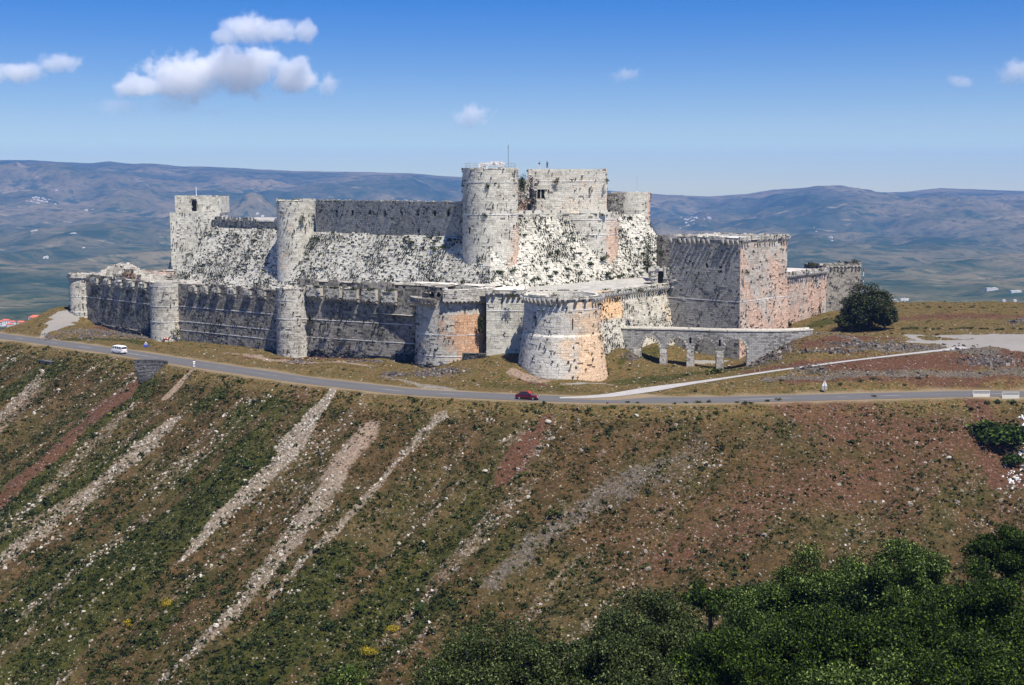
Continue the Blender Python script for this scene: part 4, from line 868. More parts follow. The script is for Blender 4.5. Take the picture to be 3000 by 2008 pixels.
for px in (1867, 1944, 2024, 2110):                     # thickened pier fronts
    u = aqu(px); p0 = aq(u); p1 = aq(u+.1); t_ = (p1-p0)/np.linalg.norm(p1-p0); n_ = np.array([t_[1], -t_[0]]); m2 = MB(); hw = .72
    pf = Plane(p0-t_*hw+n_*(W_+.35), p0+t_*hw+n_*(W_+.35), lambda z: np.interp(z, [-.5, 3.4], [.15, 0])); courses(m2, pf, -.5, 3.4, h=.42, w=(.4, .8), hole=.0, rough=.02, jag=.1, tuft=.0, depth=.5)
    m2.box((*(p0+n_*(W_+.02)), 1.4), (hw-.05, .2, 1.9), math.atan2(t_[1], t_[0]), tone=.5); m2.build('pier', M['wall'], rA)
mb = MB(); V = []; U = []
for u in np.arange(0, al[-1]+.2, .5):
    p0 = aq(u); p1 = aq(min(u+.1, al[-1])) if u < al[-1]-.1 else aq(u); p1 = p1 if np.linalg.norm(p1-p0) > 0 else p0+(aq(al[-1])-aq(al[-1]-.1)); t_ = (p1-p0)/np.linalg.norm(p1-p0); n_ = np.array([t_[1], -t_[0]])
    for o, z in ((.97, ZT-.02), (.97, ZT+.28), (.55, ZT+.28), (.5, ZT+.12), (-.5, ZT+.12), (-.55, ZT+.45), (-1., ZT+.45), (-1., ZT-.02)): V.append((*(p0+n_*o), z+.04*vn(u*2, o*5))); U.append((u, o))
n8 = 8; K = len(V)//n8; F = [[i*n8+j, (i+1)*n8+j, (i+1)*n8+j+1, i*n8+j+1] for i in range(K-1) for j in range(n8-1)]; mb.add(V, F, uv=U, tone=.7); mb.build('water_channel', M['wall'], rA)
for px, z, h in ((2024, 4.9, 1.35), (2109, 4.5, 1.5)):
    u = aqu(px); p0 = aq(u); t_ = aq(u+.1)-p0; t_ /= np.linalg.norm(t_); n_ = np.array([t_[1], -t_[0]]); pf = Plane(p0-t_+n_*W_, p0+t_+n_*W_); opening(rA, pf, 1., z, .5, h, 'niche', True, proud=.03)
for a, b, s, t in arches:                               # ring of voussoirs round each arch
    m2 = MB(); c = (a+b)/2; r = (b-a)/2
    for k_ in range(15):
        ang = math.pi*(k_+.5)/15; uu = c+r*math.cos(ang)*1.06; zz = s+(t-s)*(max(0, 1-min(1, abs(math.cos(ang)))**2.2)**.5)+.1; p0 = aq(uu); t_ = aq(uu+.1)-p0; t_ /= np.linalg.norm(t_); n_ = np.array([t_[1], -t_[0]])
        wv = .22; e = []
        for dn in (W_+.07, W_-.3):
            for (da, dr) in ((-.2, 0), (.2, 0), (.2, .42), (-.2, .42)): a2 = ang+da/ max(r, .5)*.8; e.append((*(aq(c+(r+dr)*math.cos(a2))+n_*dn), s+((t-s)+dr)*max(0., math.sin(a2))**.8))
        m2.add(e, [[0, 1, 2, 3], [0, 4, 5, 1], [1, 5, 6, 2], [2, 6, 7, 3], [3, 7, 4, 0]], tone=random.random())
    m2.build('arch_ring', M['wall'], rA)
# ------------------------------------------------------------------ vehicles
def loft(mb, secs, tone=.5):
    """sections (x, zlo, zhi, half width low, half width high, chamfer)"""
    V = []
    for x, a, b, wl, wh, c in secs:
        V += [(x, -wl+c, a), (x, wl-c, a), (x, wl, a+c), (x, (wl+wh)/2+.03, (a+b)/2), (x, wh, b-c), (x, wh-c*1.5, b), (x, -wh+c*1.5, b), (x, -wh, b-c), (x, -(wl+wh)/2-.03, (a+b)/2), (x, -wl, a+c)]
    n = 10; K = len(secs); F = [[i*n+j, (i+1)*n+j, (i+1)*n+(j+1) % n, i*n+(j+1) % n] for i in range(K-1) for j in range(n)]
    mb.add(V, F, tone=tone)
    for k in (0, K-1):
        q = V[k*n:(k+1)*n]; mb.add(q, [[0, 1, 2, 9], [9, 2, 3, 8], [8, 3, 4, 7], [7, 4, 5, 6]], tone=tone)
def wheel(root, x, y, r=.31):
    mb = MB(); mb.tube([(x, y-.11, r), (x, y+.11, r)], r, 18); t = mb.build('wheel', M['tyre'], root)
    m2 = MB(); s = 1 if y > 0 else -1; m2.tube([(x, y+s*.10, r), (x, y+s*.125, r)], r*.6, 14); m2.build('rim', M['rim'], t)
def part(root, name, mat, fn): mb = MB(); fn(mb); return mb.build(name, M[mat], root)
def place(root, p, ang): root.location = p; root.rotation_euler = (0, 0, ang)
def road_dir(x, y):
    i = int(np.argmin(np.hypot(ROAD[:, 0]-x, ROAD[:, 1]-y))); i = min(max(i, 1), len(ROAD)-2); d = ROAD[i+1]-ROAD[i-1]; return math.atan2(d[1], d[0])
# dark red saloon, nose to the right
car = thing('car', 'dark red saloon car driving on the road below the flared round tower', 'car', local=True)
part(car, 'body', 'darkred', lambda mb: loft(mb, [(-2.15, .42, .78, .70, .68, .08), (-2.08, .30, .92, .80, .74, .08), (-1.5, .24, .96, .84, .76, .08), (-.6, .22, .93, .85, .78, .06), (.6, .22, .92, .85, .78, .06), (1.2, .24, .88, .84, .76, .08), (1.95, .28, .78, .80, .70, .09), (2.17, .36, .66, .72, .64, .08)]))
part(car, 'cabin_glass', 'glass', lambda mb: loft(mb, [(-1.62, .93, .95, .70, .66, .01), (-1.18, .92, 1.31, .73, .60, .02), (-.9, .92, 1.37, .74, .60, .02), (.25, .91, 1.36, .74, .60, .02), (1.02, .89, .92, .72, .66, .01)]))
part(car, 'roof', 'darkred', lambda mb: loft(mb, [(-1.25, 1.31, 1.37, .64, .60, .02), (-.8, 1.36, 1.43, .64, .60, .02), (.0, 1.36, 1.44, .64, .60, .02), (.32, 1.33, 1.40, .64, .60, .02)]))
for s in (-1, 1):
    for x0, x1 in ((-1.55, -1.22), (-.32, -.26), (.98, .36)): part(car, 'pillar', 'darkred', lambda mb: mb.tube([(x0, s*.74, .93), (x1, s*.62, 1.36)], .035, 6))
    for x in (-1.32, 1.32): wheel(car, x, s*.76)
    part(car, 'headlight', 'amber', lambda mb: mb.box((2.12, s*.52, .62), (.07, .15, .07)))
    part(car, 'tail_light', 'red', lambda mb: mb.box((-2.13, s*.55, .72), (.05, .13, .07)))
    part(car, 'wing_mirror', 'darkred', lambda mb: mb.box((.62, s*.88, 1.0), (.07, .08, .06)))
    part(car, 'side_trim', 'darkmetal', lambda mb: mb.box((0, s*.865, .52), (1.0, .012, .03)))
part(car, 'number_plate', 'white', lambda mb: mb.box((2.19, 0, .42), (.02, .26, .06))); part(car, 'bumper', 'darkmetal', lambda mb: mb.box((2.14, 0, .36), (.07, .74, .08), taper=.97)); part(car, 'bumper', 'darkmetal', lambda mb: mb.box((-2.12, 0, .42), (.07, .74, .08)))
part(car, 'grille', 'darkmetal', lambda mb: mb.box((2.16, 0, .58), (.03, .33, .06)))
part(car, 'sun_strip', 'red', lambda mb: mb.add([(.30, -.6, 1.415), (.30, .6, 1.415), (.66, .64, 1.19), (.66, -.64, 1.19)], [[0, 1, 2, 3]]))
part(car, 'sun_strip', 'red', lambda mb: mb.box((.18, 0, 1.45), (.14, .5, .015)))
cp = atz(1545, 1170, 0.); place(car, (cp.x, cp.y, .0), road_dir(cp.x, cp.y)-.10)
# white minibus going away to the left
van = thing('minibus', 'white minibus driving left on the road below the tufted round tower', 'minibus', local=True)
part(van, 'body', 'white', lambda mb: loft(mb, [(-2.25, .45, 1.1, .74, .76, .08), (-2.18, .32, 1.22, .80, .80, .08), (-1.2, .28, 1.22, .83, .82, .06), (1.4, .28, 1.20, .83, .82, .06), (1.95, .30, 1.14, .82, .78, .10), (2.25, .42, .98, .74, .70, .10)]))
part(van, 'window_band', 'glass', lambda mb: loft(mb, [(-2.19, 1.20, 1.24, .76, .75, .01), (-2.02, 1.20, 1.72, .79, .72, .03), (1.35, 1.18, 1.72, .79, .72, .03), (2.02, 1.12, 1.17, .76, .74, .01)]))
part(van, 'roof', 'white', lambda mb: loft(mb, [(-2.06, 1.68, 1.76, .75, .72, .04), (-1.8, 1.72, 1.92, .76, .68, .07), (1.1, 1.72, 1.93, .76, .68, .07), (1.48, 1.69, 1.80, .75, .70, .05)]))
for s in (-1, 1):
    for xx_, sl_2 in ((-2.1, .06), (-1.15, 0), (-.25, 0), (.6, 0), (1.25, .0), (1.9, -.42)): part(van, 'pillar', 'white', lambda mb: mb.tube([(xx_, s*.80, 1.18), (xx_+sl_2, s*.74, 1.74)], .05, 6))
    for x in (-1.35, 1.35): wheel(van, x, s*.74, .30)
    part(van, 'tail_light', 'red', lambda mb: mb.box((-2.22, s*.68, .95), (.05, .08, .17))); part(van, 'headlight', 'amber', lambda mb: mb.box((2.22, s*.5, .75), (.05, .14, .09)))
part(van, 'bumper', 'metal', lambda mb: mb.box((-2.27, 0, .46), (.07, .78, .09))); part(van, 'number_plate', 'amber', lambda mb: mb.box((-2.31, .1, .68), (.02, .25, .07)))
vp = atz(349, 1036, 0.); place(van, (vp.x, vp.y, .0), road_dir(vp.x, vp.y)+math.pi+.02)

# ------------------------------------------------------------------ people and the horse (one skinned body each)
def skinbody(name, nodes, edges, mat, parent=None, root=0, sub=1):
    me = bpy.data.meshes.new(name); me.from_pydata([n[:3] for n in nodes], edges, []); o = bpy.data.objects.new(name, me); COL.objects.link(o); me.materials.append(M[mat])
    md = o.modifiers.new('skin', 'SKIN'); md.use_smooth_shade = True
    if not me.skin_vertices: me.skin_vertices.new()
    for i, n in enumerate(nodes):
        r = n[3]; r = (r, r) if not hasattr(r, '__len__') else r; me.skin_vertices[0].data[i].radius = r; me.skin_vertices[0].data[i].use_root = (i == root)
    if sub: s = o.modifiers.new('sub', 'SUBSURF'); s.levels = sub; s.render_levels = sub
    if parent is not None: o.parent = parent
    return o
def person(label, loc, ang, shirt, trousers, pose='stand', group=None, h=1.72):
    k = h/1.72; root = thing('person', label, 'person', loc, group, local=True, rz=ang)
    if pose == 'sit': hip, kn, an = .12, .0, .0
    J = dict(pel=(0, 0, .92), wst=(0, 0, 1.08), chs=(0, .01, 1.28), nek=(0, .0, 1.45), hd=(0, .03, 1.58), top=(0, .02, 1.70))
    for s, q in ((-1, 'L'), (1, 'R')):
        J['hp'+q] = (s*.09, 0, .88); J['kn'+q] = (s*.11, .10 if s > 0 else -.06, .49); J['an'+q] = (s*.12, .03 if s > 0 else -.18, .09); J['to'+q] = (s*.13, .17 if s > 0 else -.05, .04)
        J['sh'+q] = (s*.18, 0, 1.40); J['el'+q] = (s*.25, .02, 1.13); J['wr'+q] = (s*.24, .14, .92); J['ha'+q] = (s*.23, .18, .84)
    if pose == 'arms':
        for s, q in ((-1, 'L'), (1, 'R')): J['el'+q] = (s*.25, .16, 1.22); J['wr'+q] = (s*.10, .26, 1.44); J['ha'+q] = (s*.05, .27, 1.52)
    if pose == 'sit':
        for key, dz in (('pel', -.72), ('wst', -.72), ('chs', -.72), ('nek', -.72), ('hd', -.72), ('top', -.72)): J[key] = (J[key][0], J[key][1], J[key][2]+dz)
        for s, q in ((-1, 'L'), (1, 'R')):
            J['hp'+q] = (s*.1, .03, .18); J['kn'+q] = (s*.15, .42, .42); J['an'+q] = (s*.14, .50, .06); J['to'+q] = (s*.15, .64, .03)
            J['sh'+q] = (s*.18, 0, .68); J['el'+q] = (s*.26, .12, .45); J['wr'+q] = (s*.16, .33, .42); J['ha'+q] = (s*.13, .40, .44)
    R = dict(pel=.12, wst=.105, chs=.125, nek=.055, hd=.10, top=.06, hp=.09, kn=.06, an=.042, to=.035, sh=.058, el=.042, wr=.03, ha=.032)
    names = list(J); nodes = [(*[c*k for c in J[n]], R[n[:2] if n[:2] in ('hp', 'kn', 'an', 'to', 'sh', 'el', 'wr', 'ha') else n]*k) for n in names]; ix = {n: i for i, n in enumerate(names)}
    E = [('pel', 'wst'), ('wst', 'chs'), ('chs', 'nek'), ('nek', 'hd'), ('hd', 'top')]
    for q in 'LR': E += [('pel', 'hp'+q), ('hp'+q, 'kn'+q), ('kn'+q, 'an'+q), ('an'+q, 'to'+q), ('chs', 'sh'+q), ('sh'+q, 'el'+q), ('el'+q, 'wr'+q), ('wr'+q, 'ha'+q)]
    skinbody('body', nodes, [(ix[a], ix[b]) for a, b in E], 'skin', root)
    def sub(nm, keys, grow, mat, cut=()):
        nn = [n for n in names if n[:3] in keys or n[:2] in keys or n in keys]; jx = {n: i for i, n in enumerate(nn)}
        nd = [(*nodes[ix[n]][:3], nodes[ix[n]][3]*grow+.012) for n in nn]; ee = [(jx[a], jx[b]) for a, b in E if a in jx and b in jx]; skinbody(nm, nd, ee, mat, root)
    sub('shirt', ('wst', 'chs', 'sh', 'el', 'pel'), 1.12, shirt); sub('trousers', ('pel', 'hp', 'kn', 'an'), 1.15, trousers)
    x, y, z = (c*k for c in J['top']); part(root, 'hair', 'hair', lambda mb: mb.tube([(x, y-.03, z-.13), (x, y-.035, z-.05), (x, y-.02, z+.02), (x, y, z+.06)], [.095*k, .115*k, .10*k, .04*k], 8))
    return root
zt = 43.9-.12-1+.12
person('person in dark top and pale trousers standing left on the keep block roof', (X(1580, 322.5, 498), 322.5, 43.82), 2.6, 'cloth_dark', 'cloth_white', 'stand', h=1.75)
person('person all in dark clothes with raised hands standing right on the keep block roof', (X(1603, 322.5, 498), 322.5, 43.82), -.4, 'cloth_dark', 'cloth_dark', 'arms', h=1.85)
tag(part(None, 'stone_step', 'trim', lambda mb: mb.box((X(1580, 322.5, 498), 322.5, 43.1), (.5, .5, .7))), 'low stone block carrying the left standing person', 'block'); tag(part(None, 'stone_step', 'trim', lambda mb: mb.box((X(1603, 322.5, 498), 322.5, 43.1), (.5, .5, .7))), 'low stone block carrying the right standing person', 'block')
zr = zat(783, 364, 345)
person('person in dark clothes sitting left of the other on the ruined vault', (X(338, 364, 775), 364, zr), -1.2, 'cloth_dark', 'cloth_dark', 'sit'); person('person in a white shirt sitting on the right side of the ruined vault', (X(356, 364, 775), 364, zr), .6, 'cloth_white', 'cloth_dark', 'sit')
pp = atz(569, 1078, 0.); person('person in loose white clothes standing on the road edge above a dirt trail', (pp.x, pp.y, .0), .3, 'cloth_white', 'cloth_white', 'stand', h=1.75)

hp = hit(487, 1007); hr = thing('horse', 'chestnut horse with a red and white saddle standing on grass by the tufted tower', 'horse', (hp.x, hp.y, hp.z), local=True, rz=.15)
N = [(0, 0, 1.12, (.30, .25)), (.45, 0, 1.15, (.28, .24)), (-.45, 0, 1.17, (.28, .25)), (-.72, 0, 1.15, (.22, .20)), (.75, 0, 1.30, (.17, .15)), (1.05, 0, 1.62, (.11, .10)), (1.2, 0, 1.78, (.10, .09)), (1.42, 0, 1.60, (.07, .06)), (1.55, 0, 1.48, (.05, .05)),
     (.5, .16, .85, .10), (.52, .17, .52, .062), (.50, .17, .12, .04), (.54, .17, .03, .055), (.5, -.16, .85, .10), (.58, -.17, .52, .062), (.55, -.17, .12, .04), (.59, -.17, .03, .055),
     (-.6, .16, .85, .13), (-.52, .17, .66, .09), (-.74, .17, .50, .058), (-.68, .17, .12, .04), (-.64, .17, .03, .055), (-.62, -.16, .85, .13), (-.56, -.17, .66, .09), (-.80, -.17, .50, .058), (-.76, -.17, .12, .04), (-.72, -.17, .03, .055), (1.18, .05, 1.90, .025), (1.18, -.05, 1.90, .025)]
E = [(0, 1), (0, 2), (2, 3), (1, 4), (4, 5), (5, 6), (6, 7), (7, 8), (1, 9), (9, 10), (10, 11), (11, 12), (1, 13), (13, 14), (14, 15), (15, 16), (2, 17), (17, 18), (18, 19), (19, 20), (20, 21), (2, 22), (22, 23), (23, 24), (24, 25), (25, 26), (6, 27), (6, 28)]
skinbody('body', N, E, 'horse', hr)
part(hr, 'tail', 'mane', lambda mb: mb.tube([(-.9, 0, 1.25), (-1.02, 0, 1.1), (-1.06, 0, .8), (-1.05, 0, .5)], [.04, .06, .07, .03], 7)); part(hr, 'mane', 'mane', lambda mb: mb.tube([(.72, 0, 1.48), (.95, 0, 1.68), (1.13, 0, 1.88)], [.05, .06, .04], 6))
sd_ = part(hr, 'saddle', 'red', lambda mb: loft(mb, [(-.28, 1.18, 1.44, .30, .14, .04), (0, 1.08, 1.42, .31, .14, .04), (.26, 1.18, 1.46, .30, .13, .04)])); part(hr, 'saddle_cloth', 'white', lambda mb: loft(mb, [(-.45, 1.12, 1.42, .285, .10, .04), (.42, 1.12, 1.40, .285, .10, .04)]))

# ------------------------------------------------------------------ signs, barriers, masts, railings
def pole(root, name, mat, p0, p1, r, n=8): return part(root, name, mat, lambda mb: mb.tube([p0, p1], r, n))
s = hit(2415, 1152); sg_ = thing('road_sign', 'triangular white road sign over a pale blue plate on the bank', 'road sign', (s.x, s.y, s.z), local=True)
pole(sg_, 'post', 'metal', (0, 0, -.3), (0, 0, 2.3), .04)
tri = lambda b, w, h, y: [(-w, y, b), (w, y, b), (.0, y, b+h)]
def tri_m(mb, b, w, h, y, t=.02):
    V = tri(b, w, h, y)+tri(b, w, h, y+t); mb.add(V, [[0, 1, 2, 2], [3, 5, 4, 4], [0, 3, 4, 1], [1, 4, 5, 2], [2, 5, 3, 0]])
part(sg_, 'warning_triangle', 'white', lambda mb: tri_m(mb, 1.3, .52, 1.15, -.08)); part(sg_, 'plate', 'metal', lambda mb: mb.box((-.26, -.07, .92), (.24, .015, .34))); part(sg_, 'plate', 'metal', lambda mb: mb.box((.27, -.07, .92), (.24, .015, .34))); pole(sg_, 'centre_bar', 'darkmetal', (0, -.11, .6), (0, -.11, 2.3), .03)
s = hit(428, 1018); s2 = thing('board_sign', 'small blue board with a white and red triangle near the chestnut horse', 'sign', (s.x, s.y, s.z), local=True, rz=.1)
part(s2, 'board', 'blue', lambda mb: mb.box((0, 0, .42), (.52, .03, .36))); part(s2, 'triangle', 'white', lambda mb: tri_m(mb, .8, .40, .62, -.02)); part(s2, 'stripe', 'red', lambda mb: mb.box((0, -.045, .98), (.14, .01, .05))); part(s2, 'stripe', 'white', lambda mb: mb.box((0, -.045, .60), (.42, .012, .04)))
for leg in (-.4, .4): pole(s2, 'leg', 'metal', (leg, 0, -.2), (leg, 0, .2), .02)
for lab, px0, px1, py in (('pale concrete road barrier with a mesh panel, the left of two', 2849, 2899, 1163), ('pale concrete road barrier with a mesh panel, the right of two at the frame edge', 2934, 2985, 1167)):
    a_ = hit(px0, py); b_ = hit(px1, py); L = (b_-a_).length; c_ = (a_+b_)/2; br = thing('road_barrier', lab, 'barrier', (c_.x, c_.y, c_.z), 'road barriers', local=True, rz=math.atan2(b_.y-a_.y, b_.x-a_.x))
    part(br, 'plinth', 'concrete', lambda mb: mb.box((0, 0, .22), (L/2, .22, .28), taper=.98)); part(br, 'top_rail', 'concrete', lambda mb: mb.box((0, 0, 1.12), (L/2, .06, .05)))
    for e in (-1, 1): part(br, 'end_post', 'concrete', lambda mb: mb.box((e*(L/2-.05), 0, .75), (.05, .06, .36)))
    def mesh_(mb):
        for i in range(30): x = -L/2+.1+i*(L-.2)/29; mb.tube([(x, 0, .5), (x, 0, 1.08)], .011, 4)
        for j in range(6): mb.tube([(-L/2, 0, .52+j*.1), (L/2, 0, .52+j*.1)], .010, 4)
    part(br, 'mesh_panel', 'metal', mesh_)
def mast(name, label, cat, p, h, mat, bands=0, r=.05):
    t = thing(name, label, cat, p, local=True)
    if bands:
        for i in range(bands): pole(t, 'mast_section', 'red' if i % 2 == 0 else 'white', (0, 0, i*h/bands), (0, 0, (i+1)*h/bands), r)
    else: pole(t, 'pole', mat, (0, 0, 0), (0, 0, h), r)
    return t
Y_ = 392; t = mast('flagpole', 'white flagpole on a small cone on the chapel tower roof', 'flagpole', (X(575, Y_, 570), Y_, 36.0), zat(548, Y_)-36, 'white', r=.09); part(t, 'base_cone', 'white', lambda mb: mb.tube([(0, 0, 0), (0, 0, .9)], [.42, .12], 8))
t = mast('antenna', 'thin dark antenna rising from the cylindrical keep tower', 'antenna', (X(1489, 300, 460), 300, 42.4), zat(424, 300)-42.4, 'darkmetal', r=.045)
pole(t, 'cross_bar', 'darkmetal', (-.25, 0, 6.1), (.25, 0, 6.1), .04)
t = mast('antenna', 'short thin antenna with a white foot on the right rear keep tower', 'antenna', (X(1866, 350, 540), 350, 36.7), zat(517, 350)-36.7, 'metal', r=.04); part(t, 'foot', 'white', lambda mb: mb.tube([(0, 0, 0), (0, 0, 1.5)], [.4, .12], 8))
t = mast('radio_mast', 'red and white banded mast behind the blackened round tower', 'mast', (X(2529, 420, 830), 420, 0), zat(785, 420), 'white', bands=9, r=.13)
# railing and little ruin on K1
kx, ky = float(C1[0]), float(C1[1]); zf = 43.6-.3; rr_ = thing('railing', 'thin grey railing round the top of the cylindrical keep tower', 'railing', (kx, ky, zf-.5))
def rail(mb):
    a = np.linspace(0, 2*math.pi, 41); P = [(kx+5.9*math.cos(t), ky+5.9*math.sin(t)) for t in a]
    for z in (zf+.75, zf+1.35): mb.tube([(*q_, z) for q_ in P], .03, 5)
part(rr_, 'rail', 'metal', rail)
for t_ in np.linspace(0, 2*math.pi, 21)[:-1]: pole(rr_, 'post', 'metal', (kx+5.9*math.cos(t_), ky+5.9*math.sin(t_), zf-.5), (kx+5.9*math.cos(t_), ky+5.9*math.sin(t_), zf+1.4), .035, 5)
rt = thing('ruined_arch', 'low white ruined arch inside the railing of the keep tower', 'ruin', (kx, ky-2, zf-.9)); mb = MB()
ap = Plane((kx-2.6, ky-2.2), (kx+2.9, ky-2.2)); courses(mb, ap, zf-.8, zf+1.95, h=.34, w=(.3, .7), rough=.07, hole=.05, jag=.5, tuft=.0, openings=[(1.9, 4.6, zf-.2, zf+.95)], depth=.8); mb.box((kx+.6, ky-.9, zf+1.3), (3., 1.2, .22), tone=.9); mb.box((kx-1.8, ky-.9, zf+.2), (.9, 1.2, 1.), tone=.6); mb.box((kx+2.6, ky-.9, zf+.2), (.4, 1.2, 1.), tone=.6); mb.build('masonry', M['trim'], rt)
def fence_(name, label, P, z, n, h=1.):
    r = thing(name, label, 'railing', (*P[0], z))
    a, b = np.array(P[0]), np.array(P[1])
    for i in range(n): q_ = a+(b-a)*i/(n-1); pole(r, 'post', 'darkmetal', (*q_, z), (*q_, z+h), .035, 5)
    for zz in (.5*h, h): pole(r, 'rail', 'darkmetal', (*a, z+zz), (*b, z+zz), .03, 5)
fence_('railing', 'short dark railing on the tan wall strip beside the chapel tower', [(X(427, 372, 795), 372.4), (X(449, 372, 795), 373)], 14.6, 6, .8)
fence_('railing', 'low dark railing at the foot of the pale square buttress', [(X(1436, 264, 1068), 264.5), (X(1518, 263, 1068), 263.6)], 1.9, 9, .9)
tag(part(None, 'foundation_slab', 'trim', lambda mb: mb.box((X(1487, 263, 1075), 263.1, 1.9), (2.6, .4, .22), -.05)), 'white stone slab at the foot of the pale square buttress', 'slab')
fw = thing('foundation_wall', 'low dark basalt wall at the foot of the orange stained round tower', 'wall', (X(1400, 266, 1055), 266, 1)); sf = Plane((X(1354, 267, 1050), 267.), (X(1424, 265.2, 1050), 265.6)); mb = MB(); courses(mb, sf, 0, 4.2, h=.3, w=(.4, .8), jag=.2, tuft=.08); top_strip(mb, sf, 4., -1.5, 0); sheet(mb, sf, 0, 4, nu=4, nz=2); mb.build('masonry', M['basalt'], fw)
# dark stone terraces under the road
gb = thing('gabion_terraces', 'dark dry stone terraces stepping down below the road', 'retaining wall', tuple(hit(440, 1090)))
for i in range(6):
    l_ = hit(397+i*3, 1066+i*11); r_ = hit(482-i*9 if i else 486, 1068+i*9); mb = MB(); n = 14
    for j in range(n):
        f = j/(n-1); sag = .5*math.sin(math.pi*f); q_ = l_.lerp(r_, f); g = float(H(q_.x, q_.y-.0))
        for kz in range(4): mb.box((q_.x-sag*.3+random.uniform(-.1, .1), q_.y-sag*.5, g-.3+kz*.33), (.36, .4, .2), random.uniform(-.5, .5), tone=random.random())
    mb.build('terrace_course', M['basalt'], gb)
cb = thing('stone_blockhouse', 'small square dark stone retaining block set in the green slope at far left', 'retaining wall', tuple(hit(132, 1070))); a_ = hit(112, 1066); b_ = hit(151, 1070); sf = Plane((a_.x, a_.y), (b_.x, b_.y)); mb = MB(); zb_ = min(a_.z, b_.z)
courses(mb, sf, zb_-2.5, zb_+.9, h=.3, w=(.35, .7), jag=.1, tuft=.03); top_strip(mb, sf, zb_+.8, -4, 0, drop=1); sheet(mb, sf, zb_-2.5, zb_+.7, nu=4, nz=2); s2_ = Plane(sf.P(sf.L, 0)[:2], sf.P(sf.L, 0, -4)[:2]); courses(mb, s2_, zb_-2.5, zb_+.9, h=.3); mb.build('masonry', M['basalt'], cb)

# ------------------------------------------------------------------ houses in the valley
def house_proto(label, L, W_, Hh, roof, group, cat='house'):
    r = thing('house', label, cat, group=group, local=True)
    part(r, 'wall', 'house', lambda mb: mb.box((0, 0, Hh/2-1), (L/2, W_/2, Hh/2+1)))
    if roof == 'gable':
        def gab(mb):
            a, b, h = L/2+.5, W_/2+.5, W_*.28; V = [(-a, -b, Hh), (a, -b, Hh), (a, b, Hh), (-a, b, Hh), (-a*.7, 0, Hh+h), (a*.7, 0, Hh+h)]; mb.add(V, [[0, 1, 5, 4], [2, 3, 4, 5], [1, 2, 5, 5], [3, 0, 4, 4], [0, 3, 2, 1]])
        part(r, 'roof', 'roof_red', gab)
    else: part(r, 'roof', 'concrete', lambda mb: (mb.box((0, 0, Hh+.15), (L/2+.25, W_/2+.25, .15)), mb.box((L*.2, 0, Hh+1.2), (L*.12, W_*.2, .9))))
    fl = int(Hh//3)
    for f in range(fl):
        for i in range(max(2, int(L//4))):
            x = -L/2+(i+.5)*L/max(2, int(L//4)); part(r, 'window', 'dark', lambda mb: mb.box((x, -W_/2-.02, f*3+1.6), (.75, .06, .75)))
    return r
def nearh(px, py, Y, rz, proto, sc=1, label=None):
    x = X(px, Y, py); return dup(proto, (x, Y, max(Hf(x, Y)-.5, zat(py, Y, px)-4)), rz, sc, label)
ph = [house_proto('long white apartment house with a red roof beyond the left plateau edge', 26, 12, 10, 'gable', None), ]
ph[0].location = (X(115, 1500, 938), 1500, zat(948, 1500, 115)); ph[0].rotation_euler = (0, 0, -.15); ph[0].scale = (.85, .8, .75)
small = house_proto('small pale house with a red roof scattered below the left plateau edge', 13, 9, 6, 'gable', 'red roofed houses below the left plateau edge')
small.scale = (.6, .6, .6); small.location = (X(18, 1480, 945), 1480, zat(948, 1480, 18))
for px, py, Y, sc in ((3, 950, 1500, 1.1), (36, 948, 1520, .9), (62, 950, 1510, 1.), (30, 955, 1430, .8), (66, 958, 1400, .9), (-20, 945, 1520, 1)): 
    o = dup(small, (X(px, Y, py), Y, zat(py+3, Y, px)), random.uniform(-.4, .4), (sc*.6, sc*.6, sc*.62))
flat = house_proto('small white flat roofed house of the far village', 13, 10, 5, 'flat', 'white houses of the far hillside villages')
used = False
for cx__, cy__, sx__, sy__, n in ((115, 592, 42, 12, 26), (2018, 655, 22, 22, 30), (2075, 640, 14, 6, 6), (2640, 886, 55, 5, 16), (95, 685, 14, 3, 5), (215, 690, 14, 4, 4), (240, 728, 4, 2, 1), (130, 762, 18, 5, 3), (265, 620, 18, 3, 3), (2420, 700, 60, 40, 4), (740, 640, 30, 10, 3), (2870, 893, 40, 3, 8)):
    for i in range(n):
        q_ = hitfar(cx__+RNG.normal()*sx__*.5, cy__+RNG.normal()*sy__*.5)
        if q_ is None: continue
        if not used: o = flat; used = True; o.location = (q_.x, q_.y, q_.z)
        else: o = dup(flat, (q_.x, q_.y, q_.z), random.uniform(-.6, .6))
        s_ = random.uniform(.5, 1.)*(1 if q_.y > 3500 else .6); o.scale = (s_, s_, s_)
lg = house_proto('long white block building in the valley at the right, nearer of two', 60, 14, 12, 'flat', None, 'building'); q_ = hitfar(2905, 858) or Vector((900, 2400, -170)); lg.location = q_; lg.scale = (.36, .6, .5)
l2 = dup(lg, (hitfar(2975, 860) or q_), .1, (.34, .6, .36), 'long white block building in the valley at the right edge')
for px, lab in ((2940, 'pale tall block in the valley just above the hillcrest, left of a pair'), (2972, 'pinkish tall block in the valley just above the hillcrest, right of a pair')):
    tb_ = house_proto(lab, 16, 12, 24, 'flat', None, 'building'); q_ = hitfar(px, 893) or Vector((X(px, 2000), 2000, -150)); tb_.location = (q_.x, q_.y, q_.z); tb_.scale = (.3, .4, .33)
